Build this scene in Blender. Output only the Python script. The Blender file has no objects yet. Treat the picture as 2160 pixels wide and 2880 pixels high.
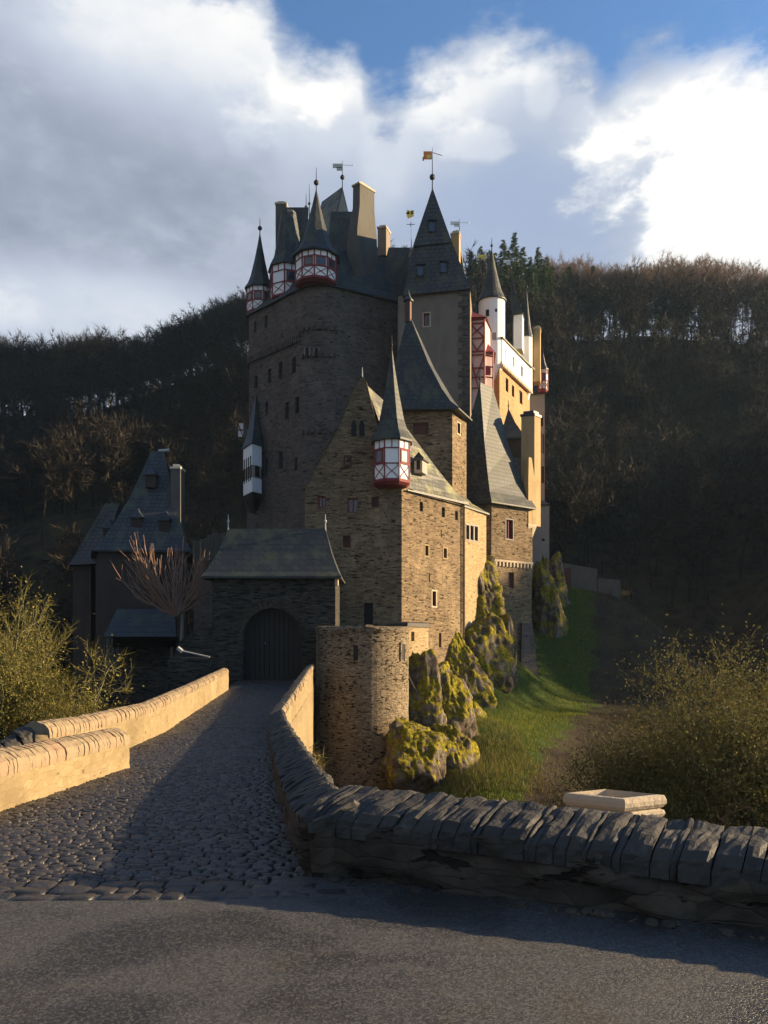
import bpy, math, random
import numpy as np
from mathutils import Vector, noise
random.seed(7); RNG = np.random.default_rng(7)
PI = math.pi
scene = bpy.context.scene
COL = scene.collection
# ------------------------------------------------------------------ camera
F = 2166.0; CX = 1080.0; HY = 1800.0; EYE = 1.65       # pixels of the 2160x2880 photograph, horizon row, eye height
cam = bpy.data.cameras.new('camera'); camo = bpy.data.objects.new('camera', cam); COL.objects.link(camo)
camo.location = (0, 0, EYE); camo.rotation_euler = (PI/2, 0, 0)
cam.sensor_fit = 'VERTICAL'; cam.sensor_height = 36; cam.lens = 36*F/2880; cam.shift_y = 360/2880
cam.clip_start = 0.1; cam.clip_end = 5000
scene.camera = camo
scene.view_settings.view_transform = 'Standard'; scene.view_settings.look = 'None'
scene.view_settings.exposure = 1.75; scene.view_settings.gamma = 1
# ------------------------------------------------------------------ light
SUN_AZ = math.radians(81); SUN_EL = math.radians(16)
sdir = Vector((math.sin(SUN_AZ)*math.cos(SUN_EL), math.cos(SUN_AZ)*math.cos(SUN_EL), math.sin(SUN_EL)))
sl = bpy.data.lights.new('sun', 'SUN'); sl.energy = 5.0; sl.angle = math.radians(0.5); sl.color = (1, 0.74, 0.42)
so = bpy.data.objects.new('sun', sl); COL.objects.link(so); so.rotation_euler = sdir.to_track_quat('Z', 'Y').to_euler()
so.location = sdir*100

class NT:
    """tiny node-tree helper"""
    def __init__(s, tree): s.t = tree; s.n = tree.nodes; s.l = tree.links
    def node(s, typ, ins=None, **kw):
        n = s.n.new(typ)
        for k, v in kw.items(): setattr(n, k, v)
        if ins:
            for k, v in ins.items():
                sock = n.inputs[k]
                if isinstance(v, bpy.types.NodeSocket): s.l.new(v, sock)
                else: sock.default_value = v
        return n
    def math(s, op, a, b=0.0, c=None, clamp=False):
        d = {0: a, 1: b}
        if c is not None: d[2] = c
        n = s.node('ShaderNodeMath', d, operation=op); n.use_clamp = clamp
        return n.outputs[0]
    def sstep(s, x, a, b, lo=0.0, hi=1.0):
        n = s.node('ShaderNodeMapRange', {0: x, 1: a, 2: b, 3: lo, 4: hi}, interpolation_type='SMOOTHSTEP')
        return n.outputs[0]
    def mix(s, f, a, b, mode='MIX'):
        n = s.n.new('ShaderNodeMix'); n.data_type = 'RGBA'; n.blend_type = mode
        for sock, v in ((n.inputs[0], f), (n.inputs[6], a), (n.inputs[7], b)):
            if isinstance(v, bpy.types.NodeSocket): s.l.new(v, sock)
            else: sock.default_value = v if not isinstance(v, tuple) or len(v) == 4 else (*v, 1)
        return n.outputs[2]
    def noise(s, vec, scale, detail=4, rough=0.55, dist=0.0):
        d = {'Scale': scale, 'Detail': detail, 'Roughness': rough, 'Distortion': dist}
        if vec is not None: d['Vector'] = vec
        return s.node('ShaderNodeTexNoise', d)
    def mapping(s, vec, scale=(1, 1, 1), loc=(0, 0, 0), rot=(0, 0, 0)):
        return s.node('ShaderNodeMapping', {'Vector': vec, 'Scale': scale, 'Location': loc, 'Rotation': rot}).outputs[0]
    def ramp(s, f, stops):
        n = s.node('ShaderNodeValToRGB', {0: f}); e = n.color_ramp.elements
        while len(e) < len(stops): e.new(0.5)
        for el, (p, c) in zip(e, stops): el.position = p; el.color = (*c, 1) if len(c) == 3 else c
        return n.outputs[0]

# ------------------------------------------------------------------ sky with clouds
world = bpy.data.worlds.new('World'); scene.world = world; world.use_nodes = True
w = NT(world.node_tree); w.n.clear()
sky = w.node('ShaderNodeTexSky', sky_type='NISHITA', sun_disc=False, sun_elevation=SUN_EL, sun_rotation=SUN_AZ,
             air_density=1.0, dust_density=0.6, ozone_density=2.5)
tc = w.node('ShaderNodeTexCoord'); dvec = tc.outputs['Generated']
sep = w.node('ShaderNodeSeparateXYZ', {0: dvec})
az = w.math('ARCTAN2', sep.outputs[0], sep.outputs[1]); el = w.math('ARCSINE', sep.outputs[2])
def azel(px, py):
    x, z = (px-CX)/F, (HY-py)/F
    return math.atan2(x, 1), math.atan2(z, math.hypot(x, 1))
aev = w.node('ShaderNodeCombineXYZ', {0: az, 1: w.math('MULTIPLY', el, 1.5), 2: 0.0}).outputs[0]
n1 = w.noise(aev, 4.0, 7, 0.56, 0.1); n2 = w.noise(w.mapping(aev, loc=(3, 1, 5)), 11.0, 8, 0.6, 0.15)
n3 = w.noise(w.mapping(aev, loc=(8, 2, 1)), 2.2, 5, 0.5)
n4 = w.noise(w.mapping(aev, loc=(1, 7, 3), scale=(1, 1.6, 1)), 24.0, 6, 0.6)
# upper edge of the cloud bank as a function of azimuth
edge = [(-100, -500), (300, -260), (740, -60), (790, 90), (880, 120), (1000, 130), (1040, 235), (1110, 240), (1170, 160), (1300, 105), (1480, 60), (1640, 120), (1700, 190), (1760, 150), (1840, 130), (1960, 125), (2060, 115), (2160, 130), (2500, 60)]
fc = w.node('ShaderNodeFloatCurve', {1: w.math('MULTIPLY_ADD', az, 1/1.6, 0.5)})
cur = fc.mapping.curves[0]
pts = []
for px, py in edge:
    a, e = azel(px, py); pts.append((a/1.6+0.5, e/1.5))
pts = [(0.0, 0.27), (0.12, 0.25)] + pts + [(0.90, 0.4), (1.0, 0.30)]
while len(cur.points) < len(pts): cur.points.new(0.5, 0.5)
for p, q in zip(cur.points, pts): p.location = q
fc.mapping.update()
bnd = w.math('MULTIPLY', fc.outputs[0], 1.5)
pert = w.math('ADD', w.math('MULTIPLY', w.math('SUBTRACT', n2.outputs[0], 0.5), 0.085), w.math('MULTIPLY', w.math('SUBTRACT', n4.outputs[0], 0.5), 0.05))
below = w.math('ADD', w.math('SUBTRACT', bnd, el), pert)          # > 0 inside the cloud
mask = w.sstep(below, -0.012, 0.035)
def blob(px, py, rx, ry, pw=0.5):
    a, e = azel(px, py)
    dx = w.math('DIVIDE', w.math('SUBTRACT', az, a), rx/F); dy = w.math('DIVIDE', w.math('SUBTRACT', el, e), ry/F)
    r2 = w.math('ADD', w.math('MULTIPLY', dx, dx), w.math('MULTIPLY', dy, dy))
    r2 = w.math('ADD', r2, w.math('MULTIPLY', w.math('SUBTRACT', n2.outputs[0], 0.5), 2.2*pw))
    r2 = w.math('ADD', r2, w.math('MULTIPLY', w.math('SUBTRACT', n1.outputs[0], 0.5), 1.4*pw))
    r2 = w.math('ADD', r2, w.math('MULTIPLY', w.math('SUBTRACT', n4.outputs[0], 0.5), 1.0*pw))
    return w.sstep(r2, 1.15, 0.0)
def acc(base, items):
    for amt, b in items: base = w.math('ADD', base, w.math('MULTIPLY', b, amt))
    return base
bri = w.math('MULTIPLY', w.sstep(n1.outputs[0], 0.38, 0.7), 0.22)
bri = acc(bri, [(1.1, blob(2180, 380, 500, 330, 1.1)), (0.8, blob(2010, 600, 280, 220, .8)), (0.35, blob(1750, 430, 130, 70, .8)), (0.42, blob(480, 60, 520, 260, .7)),
                (0.45, blob(930, 200, 190, 95, .8)), (0.40, blob(1250, 220, 260, 110, .8)), (0.40, blob(1480, 120, 200, 75, .8)),
                (0.25, blob(1330, 400, 130, 45, 1.5)), (0.22, blob(690, 370, 80, 55, 1.5)), (0.35, blob(900, 310, 75, 55, 1.5)), (0.2, blob(1520, 260, 50, 60, 1.4)),
                (0.2, blob(20, 840, 110, 60, 1.6)), (0.25, blob(300, 900, 500, 130, .7)),
                (0.2, blob(2100, 760, 500, 90, .6)), (-0.26, blob(170, 470, 520, 250, .7)), (0.26, blob(250, 880, 560, 150, .6)), (0.12, blob(1000, 420, 500, 200, .6))])
rim = w.math('MULTIPLY', w.sstep(below, 0.02, 0.05), w.sstep(below, 0.16, 0.05))
bri = w.math('ADD', bri, w.math('MULTIPLY', rim, 0.42))
bri = w.math('ADD', bri, w.math('MULTIPLY', w.math('SUBTRACT', n2.outputs[0], 0.5), 0.50))
bri = w.math('ADD', bri, w.math('MULTIPLY', w.math('SUBTRACT', n4.outputs[0], 0.5), 0.34))
cc = w.ramp(w.math('MULTIPLY_ADD', bri, 1/1.3, 0.3/1.3), [(0.0, (0.31, 0.36, 0.46)), (0.23, (0.39, 0.445, 0.55)), (0.42, (0.49, 0.55, 0.67)), (0.69, (0.66, 0.72, 0.82)), (1.0, (1.04, 1.03, 1.01))])
# bluish veil low on the sky and in the middle
veil = acc(0.0, [(0.75, blob(1500, 520, 650, 350, .4)), (0.5, blob(60, 900, 260, 60, .8)), (0.35, blob(1750, 330, 200, 200, .6))])
cc = w.mix(w.math('MULTIPLY', w.math('SUBTRACT', 1.0, w.sstep(bri, 0.05, 0.55)), veil, clamp=True), cc, (0.38, 0.48, 0.69))
skyc = w.mix(1.0, sky.outputs[0], (0.16, 0.20, 0.235), 'MULTIPLY')
tot = w.mix(mask, skyc, cc)
bg = w.node('ShaderNodeBackground', {'Color': tot, 'Strength': 0.294})
w.l.new(bg.outputs[0], w.node('ShaderNodeOutputWorld').inputs[0])

# ------------------------------------------------------------------ materials
MATS = {}
def material(name):
    m = bpy.data.materials.new(name); m.use_nodes = True; MATS[name] = m
    t = NT(m.node_tree); bs = t.n['Principled BSDF']
    t.tc = t.node('ShaderNodeTexCoord'); t.obj = t.tc.outputs['Object']
    def fin(col=None, rough=None, bump=None, bstr=0.5, bdist=0.05, spec=0.3, metal=0.0, sheen=None):
        if col is not None:
            if isinstance(col, bpy.types.NodeSocket): t.l.new(col, bs.inputs['Base Color'])
            else: bs.inputs['Base Color'].default_value = (*col, 1)
        if rough is not None:
            if isinstance(rough, bpy.types.NodeSocket): t.l.new(rough, bs.inputs['Roughness'])
            else: bs.inputs['Roughness'].default_value = rough
        bs.inputs['Specular IOR Level'].default_value = spec; bs.inputs['Metallic'].default_value = metal
        if bump is not None:
            b = t.node('ShaderNodeBump', {'Strength': bstr, 'Distance': bdist, 'Height': bump}); t.l.new(b.outputs[0], bs.inputs['Normal'])
        return m
    t.fin = fin; t.bs = bs
    return t
def masonry(name, cols, joint, sc=(1.9, 1.9, 8.0), gap=0.58, bdist=0.06, bstr=0.9, stain=0.25, rough=0.92, gs=1.0, edk=0.35):
    t = material(name)
    wob = t.noise(t.obj, 1.1, 3)
    v = t.node('ShaderNodeVectorMath', {0: t.obj, 1: t.node('ShaderNodeVectorMath', {0: wob.outputs['Color'], 1: (0.3, 0.3, 0.10)}, operation='MULTIPLY').outputs[0]}, operation='ADD').outputs[0]
    vs = t.mapping(v, scale=sc)
    v1 = t.node('ShaderNodeTexVoronoi', {'Vector': vs, 'Scale': 1.0, 'Randomness': 0.85}, feature='F1')
    v2 = t.node('ShaderNodeTexVoronoi', {'Vector': vs, 'Scale': 1.0, 'Randomness': 0.85}, feature='DISTANCE_TO_EDGE')
    c = t.node('ShaderNodeSeparateColor', {0: v1.outputs['Color']}).outputs[0]
    n = len(cols); stone = t.ramp(c, [(i/(n-1), k) for i, k in enumerate(cols)])
    fine = t.noise(t.obj, 11, 6, 0.65); big = t.noise(t.obj, 0.4, 5, 0.6)
    stone = t.mix(t.math('MULTIPLY', fine.outputs[0], 0.5), stone, tuple(k*0.5 for k in cols[0]))
    stone = t.mix(t.math('MULTIPLY', t.sstep(big.outputs[0], 0.45, 0.68), stain), stone, tuple(k*0.45 for k in cols[0]))
    g1 = t.noise(t.mapping(v, scale=(sc[0]*1.1*gs, sc[1]*1.1*gs, sc[2]*1.15*gs)), 1.0, 3, 0.55)
    gm = t.sstep(t.math('ADD', g1.outputs[0], t.math('MULTIPLY', t.math('SUBTRACT', big.outputs[0], 0.5), 0.18)), gap, gap+0.05)
    ed = t.sstep(v2.outputs[0], 0.0, 0.09, 1.0, 0.0)
    dark = t.math('MAXIMUM', gm, t.math('MULTIPLY', ed, edk))
    st2 = t.noise(t.mapping(t.obj, scale=(.7, .7, .16), loc=(3, 1, 0)), 1.0, 6, 0.65); stone = t.mix(t.math('MULTIPLY', t.sstep(st2.outputs[0], 0.5, 0.66), 0.32), stone, tuple(k*0.5 for k in cols[1]))
    pl_ = t.noise(t.mapping(t.obj, loc=(7, 2, 9)), 0.28, 5, 0.6); stone = t.mix(t.math('MULTIPLY', t.sstep(pl_.outputs[0], 0.55, 0.66), 0.45), stone, tuple(min(1, k*1.12) for k in cols[-1]))
    col = t.mix(dark, stone, joint)
    h = t.math('ADD', t.math('MULTIPLY', t.math('SUBTRACT', 1.0, dark), t.math('ADD', t.math('MULTIPLY', c, 0.6), 0.5)), t.math('MULTIPLY', fine.outputs[0], 0.5))
    return t.fin(col, rough, h, bstr, bdist, 0.15)
masonry('rubble', [(0.1298, 0.0941, 0.0609), (0.2062, 0.1484, 0.0914), (0.2596, 0.1881, 0.1117), (0.1833, 0.1302, 0.0811), (0.2825, 0.2099, 0.1286)], (0.0268, 0.0202, 0.0135), gap=0.59)
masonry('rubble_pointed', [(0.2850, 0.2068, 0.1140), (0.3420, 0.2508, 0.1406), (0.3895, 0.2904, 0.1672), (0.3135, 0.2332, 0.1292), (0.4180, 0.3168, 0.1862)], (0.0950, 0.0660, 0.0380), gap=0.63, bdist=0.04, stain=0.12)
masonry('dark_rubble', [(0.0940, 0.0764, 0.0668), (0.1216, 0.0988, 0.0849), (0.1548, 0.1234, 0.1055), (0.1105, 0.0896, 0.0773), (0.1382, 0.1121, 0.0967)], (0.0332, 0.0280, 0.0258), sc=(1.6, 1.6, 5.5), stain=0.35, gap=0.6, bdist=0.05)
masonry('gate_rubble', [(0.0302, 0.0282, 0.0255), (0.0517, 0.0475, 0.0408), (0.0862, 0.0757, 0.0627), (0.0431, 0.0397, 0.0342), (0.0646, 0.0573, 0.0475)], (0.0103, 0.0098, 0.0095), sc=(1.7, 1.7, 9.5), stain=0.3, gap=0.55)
masonry('bastion_rubble', [(0.1590, 0.1231, 0.0824), (0.2244, 0.1714, 0.1139), (0.2992, 0.2329, 0.1571), (0.2057, 0.1582, 0.1021), (0.2712, 0.2110, 0.1414)], (0.0206, 0.0158, 0.0110), sc=(3.2, 3.2, 9.0), gap=0.57, bdist=0.10, bstr=1.0, stain=0.35)
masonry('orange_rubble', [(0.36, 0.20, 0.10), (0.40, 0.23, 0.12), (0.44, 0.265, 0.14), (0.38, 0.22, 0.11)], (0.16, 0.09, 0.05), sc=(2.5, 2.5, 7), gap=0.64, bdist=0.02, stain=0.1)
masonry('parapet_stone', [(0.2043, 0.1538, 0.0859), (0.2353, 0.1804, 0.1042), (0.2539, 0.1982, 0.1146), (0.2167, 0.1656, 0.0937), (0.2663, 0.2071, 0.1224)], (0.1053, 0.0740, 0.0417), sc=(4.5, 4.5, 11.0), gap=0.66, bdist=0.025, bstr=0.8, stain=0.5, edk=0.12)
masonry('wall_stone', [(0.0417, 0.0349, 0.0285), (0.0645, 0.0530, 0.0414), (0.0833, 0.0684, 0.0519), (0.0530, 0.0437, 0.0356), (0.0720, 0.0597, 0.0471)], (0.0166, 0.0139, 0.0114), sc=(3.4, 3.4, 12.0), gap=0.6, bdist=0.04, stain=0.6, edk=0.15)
def slate(name, base, lo=0.5):
    t = material(name)
    s = t.node('ShaderNodeSeparateXYZ', {0: t.obj})
    u = t.math('ADD', s.outputs[0], t.math('MULTIPLY', s.outputs[1], 0.75))
    v = t.node('ShaderNodeCombineXYZ', {0: u, 1: s.outputs[2], 2: 0.0}).outputs[0]
    b = t.node('ShaderNodeTexBrick', {'Vector': v, 'Color1': (1, 1, 1, 1), 'Color2': (lo, lo, lo, 1), 'Mortar': (0.25, 0.25, 0.25, 1), 'Scale': 1.0, 'Mortar Size': 0.03, 'Brick Width': 0.42, 'Row Height': 0.34}, offset=0.5)
    n = t.noise(t.mapping(t.obj, scale=(1, 1, .6)), 0.8, 7, 0.65); col = t.mix(1.0, b.outputs[0], tuple(base), 'MULTIPLY')
    col = t.mix(t.math('MULTIPLY', t.sstep(n.outputs[0], 0.48, 0.66), 0.75), col, (base[0]*1.8, base[1]*1.8, base[2]*0.9)); col = t.mix(t.math('MULTIPLY', t.sstep(n.outputs[0], 0.45, 0.3), 0.6), col, tuple(k*.5 for k in base))
    return t.fin(col, t.math('MULTIPLY_ADD', n.outputs[0], 0.3, 0.42), b.outputs['Color'], 0.8, 0.05, 0.35)
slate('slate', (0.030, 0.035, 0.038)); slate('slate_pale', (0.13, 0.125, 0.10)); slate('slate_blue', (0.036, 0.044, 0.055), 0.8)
def plaster(name, base, amt=0.25, dark=0.6, sc=1.2):
    t = material(name); n = t.noise(t.mapping(t.obj, scale=(1, 1, 0.45)), sc, 6, 0.6); f = t.noise(t.obj, 18, 4)
    col = t.mix(t.math('MULTIPLY', t.sstep(n.outputs[0], 0.4, 0.72), amt*2), base, tuple(k*dark for k in base))
    return t.fin(col, 0.9, t.math('ADD', f.outputs[0], n.outputs[0]), 0.5, 0.02, 0.15)
plaster('plaster_tan', (0.17, 0.14, 0.11)); plaster('plaster_yellow', (0.34, 0.245, 0.13), 0.3, 0.6); plaster('plaster_grey', (0.10, 0.095, 0.085), 0.3)
plaster('plaster_white', (0.75, 0.74, 0.72), 0.06, 0.85); plaster('plaster_pink', (0.50, 0.36, 0.34), 0.1, 0.8)
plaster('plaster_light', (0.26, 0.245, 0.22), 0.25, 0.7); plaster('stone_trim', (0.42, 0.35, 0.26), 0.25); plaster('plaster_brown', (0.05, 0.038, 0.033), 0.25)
plaster('stone_cap', (0.62, 0.54, 0.40), 0.15, 0.7, 4)
def plain(name, col, rough=0.6, metal=0.0, spec=0.3, grain=None):
    t = material(name); n = t.noise(t.mapping(t.obj, scale=grain or (1, 1, 1)), 6, 5, 0.6)
    c = t.mix(t.math('MULTIPLY', n.outputs[0], 0.7), col, tuple(k*0.5 for k in col))
    return t.fin(c, rough, n.outputs[0], 0.3, 0.01, spec, metal)
plain('timber_red', (0.20, 0.034, 0.038), 0.7); plain('shutter_brown', (0.09, 0.032, 0.025), 0.7); plain('door_wood', (0.018, 0.015, 0.014), 0.65, grain=(8, 8, 0.5))
plain('iron', (0.03, 0.032, 0.04), 0.5, 0.3); plain('lead', (0.42, 0.42, 0.42), 0.45, 0.3); plain('gilt', (0.95, 0.62, 0.12), 0.35, 0.6); plain('vane_orange', (0.85, 0.25, 0.07), 0.5)
plain('vane_pale', (0.55, 0.55, 0.45), 0.5); plain('void', (0.012, 0.012, 0.014), 0.8); plain('wood_grey', (0.09, 0.08, 0.065), 0.8, grain=(1, 1, 6)); plain('vane_white', (.8, .8, .78), .5)
t = material('pane'); t.fin((0.03, 0.035, 0.045), 0.12, None, spec=0.8)
t = material('bark'); n = t.noise(t.mapping(t.obj, scale=(5, 5, 1)), 3, 6, 0.65)
t.fin(t.ramp(n.outputs[0], [(0.3, (0.05, 0.042, 0.028)), (0.5, (0.13, 0.12, 0.06)), (0.7, (0.2, 0.19, 0.12))]), 0.9, n.outputs[0], 0.6, 0.03)
plain('bark_brown', (0.14, 0.085, 0.055), 0.85)
plain('bark_grey', (0.17, 0.14, 0.12), 0.85); plain('bark_pale', (0.38, 0.37, 0.34), 0.85); plain('bark_red', (0.27, 0.16, 0.11), 0.8)
def leafmat(name, cols, trans=0.25):
    t = material(name)
    g = t.node('ShaderNodeNewGeometry')
    col = t.ramp(g.outputs['Random Per Island'], [(i/(len(cols)-1), c) for i, c in enumerate(cols)])
    t.fin(col, 0.8, None, spec=0.1)
    tr = t.node('ShaderNodeBsdfTranslucent', {'Color': col}); mx = t.node('ShaderNodeMixShader', {0: trans, 1: t.bs.outputs[0], 2: tr.outputs[0]})
    t.l.new(mx.outputs[0], t.n['Material Output'].inputs[0])
leafmat('leaf_olive', [(0.06, 0.06, 0.014), (0.13, 0.115, 0.03), (0.20, 0.17, 0.05), (0.08, 0.075, 0.018)])
leafmat('leaf_dim', [(0.05, 0.048, 0.016), (0.10, 0.09, 0.028), (0.16, 0.14, 0.045), (0.07, 0.062, 0.02)])
leafmat('twig_brown', [(0.09, 0.06, 0.042), (0.16, 0.105, 0.072), (0.20, 0.14, 0.095), (0.075, 0.05, 0.04)])
leafmat('bramble_stem', [(0.045, 0.032, 0.022), (0.075, 0.05, 0.036), (0.05, 0.045, 0.02), (0.03, 0.024, 0.018)], 0.15)
leafmat('twig_dark', [(0.022, 0.018, 0.015), (0.040, 0.032, 0.025), (0.03, 0.026, 0.020), (0.018, 0.016, 0.014)], 0.1)
leafmat('twig_sunlit', [(0.09, 0.05, 0.03), (0.15, 0.085, 0.05), (0.07, 0.045, 0.03), (0.12, 0.08, 0.04)], 0.15)  # sunlight put into the twig tone, for crowns that stand lit
leafmat('needle', [(0.03, 0.055, 0.02), (0.05, 0.085, 0.03), (0.07, 0.10, 0.04)], 0.15)
leafmat('grass_blade', [(0.045, 0.07, 0.010), (0.10, 0.13, 0.014), (0.17, 0.18, 0.02), (0.17, 0.15, 0.03)], 0.3)
leafmat('moss_tuft', [(0.07, 0.075, 0.01), (0.13, 0.12, 0.012), (0.17, 0.145, 0.018), (0.05, 0.06, 0.01)], 0.15)
leafmat('dry_tuft', [(0.15, 0.11, 0.045), (0.10, 0.085, 0.025), (0.19, 0.15, 0.065), (0.06, 0.065, 0.015)], 0.2)
# asphalt
t = material('asphalt'); a = t.noise(t.mapping(t.obj, scale=(1, 1.6, 1)), 0.6, 7, 0.62, 0.8); b = t.noise(t.obj, 150, 3, 0.7); b2 = t.node('ShaderNodeTexVoronoi', {'Vector': t.obj, 'Scale': 95.0}); c3 = t.noise(t.mapping(t.obj, loc=(9, 4, 0)), 2.2, 6, 0.7, 0.5)
rv = t.node('ShaderNodeSeparateColor', {0: b2.outputs['Color']}).outputs[0]
col = t.mix(t.sstep(a.outputs[0], 0.44, 0.62), (0.040, 0.0385, 0.037), (0.017, 0.0155, 0.0135)); col = t.mix(t.math('MULTIPLY', t.sstep(c3.outputs[0], 0.52, 0.68), 0.85), col, (0.030, 0.024, 0.016))
col = t.mix(t.math('MULTIPLY', t.sstep(rv, 0.55, 1.0), 0.5), col, (0.11, 0.105, 0.10)); col = t.mix(t.math('MULTIPLY', t.sstep(rv, 0.4, 0.1), 0.6), col, (0.010, 0.010, 0.010))
t.fin(col, t.sstep(a.outputs[0], 0.40, 0.62, 0.62, 0.38), t.math('ADD', t.math('MULTIPLY', b.outputs[0], 0.6), t.math('MULTIPLY', rv, 0.8)), 0.7, 0.0045, 0.5)
# cobbles
t = material('cobble'); g = t.node('ShaderNodeNewGeometry'); a = t.noise(t.obj, 22, 5, 0.65)
col = t.ramp(g.outputs['Random Per Island'], [(0, (0.024, 0.022, 0.022)), (0.4, (0.04, 0.035, 0.033)), (0.75, (0.032, 0.029, 0.029)), (1, (0.055, 0.046, 0.042))])
col = t.mix(t.math('MULTIPLY', a.outputs[0], 0.6), col, (0.016, 0.015, 0.014))
t.fin(col, t.math('MULTIPLY_ADD', a.outputs[0], 0.45, 0.16), a.outputs[0], 0.7, 0.02, 0.5)
plain('joint_dirt', (0.02, 0.017, 0.013), 0.95)
# wall coping
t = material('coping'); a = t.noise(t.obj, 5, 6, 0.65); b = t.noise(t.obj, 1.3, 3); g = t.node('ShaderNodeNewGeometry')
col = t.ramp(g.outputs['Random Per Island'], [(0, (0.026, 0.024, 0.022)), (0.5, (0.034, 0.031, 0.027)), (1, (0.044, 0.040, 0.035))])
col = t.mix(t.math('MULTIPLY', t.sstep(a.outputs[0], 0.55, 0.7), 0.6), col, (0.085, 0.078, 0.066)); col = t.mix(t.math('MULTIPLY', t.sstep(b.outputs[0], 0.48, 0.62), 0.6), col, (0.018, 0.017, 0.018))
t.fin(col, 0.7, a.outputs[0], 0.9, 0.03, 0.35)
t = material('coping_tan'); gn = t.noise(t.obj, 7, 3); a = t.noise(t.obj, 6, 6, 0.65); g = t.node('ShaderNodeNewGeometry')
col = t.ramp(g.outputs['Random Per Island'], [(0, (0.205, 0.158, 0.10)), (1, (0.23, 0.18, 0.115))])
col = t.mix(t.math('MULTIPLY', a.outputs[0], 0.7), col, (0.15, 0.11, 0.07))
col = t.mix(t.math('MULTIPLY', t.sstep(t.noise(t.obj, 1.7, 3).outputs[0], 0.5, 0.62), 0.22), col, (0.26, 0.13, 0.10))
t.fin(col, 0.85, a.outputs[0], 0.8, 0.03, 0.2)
# rock with moss
t = material('mossy_rock'); a = t.noise(t.obj, 1.3, 7, 0.65); b = t.noise(t.obj, 6, 6, 0.7); m_ = t.noise(t.mapping(t.obj, loc=(5, 5, 5)), 0.9, 6, 0.65)
g = t.node('ShaderNodeNewGeometry'); nz = t.node('ShaderNodeSeparateXYZ', {0: g.outputs['Normal']}).outputs[2]
rock = t.ramp(a.outputs[0], [(0.35, (0.025, 0.02, 0.016)), (0.5, (0.08, 0.062, 0.045)), (0.64, (0.17, 0.15, 0.12))])
moss = t.ramp(b.outputs[0], [(0.35, (0.04, 0.036, 0.008)), (0.5, (0.14, 0.12, 0.012)), (0.68, (0.28, 0.22, 0.016))])
mf = t.sstep(t.math('ADD', m_.outputs[0], t.math('MULTIPLY', nz, 0.12)), 0.50, 0.57)
t.fin(t.mix(mf, rock, moss), 0.95, t.math('ADD', a.outputs[0], t.math('MULTIPLY', b.outputs[0], 0.5)), 1.0, 0.15, 0.1)
# ground: grass mask stored as an attribute
t = material('ground'); at = t.node('ShaderNodeAttribute', attribute_name='grass'); a = t.noise(t.obj, 0.5, 7, 0.65); b = t.noise(t.obj, 5, 6, 0.7)
gr = t.ramp(b.outputs[0], [(0.3, (0.018, 0.030, 0.008)), (0.5, (0.032, 0.055, 0.010)), (0.7, (0.06, 0.075, 0.018))])
br = t.ramp(a.outputs[0], [(0.35, (0.022, 0.019, 0.014)), (0.5, (0.045, 0.034, 0.022)), (0.65, (0.05, 0.05, 0.022))])
mk = t.sstep(t.math('ADD', at.outputs['Fac'], t.math('MULTIPLY', t.math('SUBTRACT', a.outputs[0], 0.5), 0.9)), 0.42, 0.58)
t.fin(t.mix(mk, br, gr), 0.95, t.math('ADD', b.outputs[0], a.outputs[0]), 0.9, 0.15, 0.1)
t = material('water'); n = t.noise(t.obj, 2.5, 4); t.fin((0.03, 0.04, 0.045), 0.12, n.outputs[0], 0.4, 0.08, 0.6)

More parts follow.
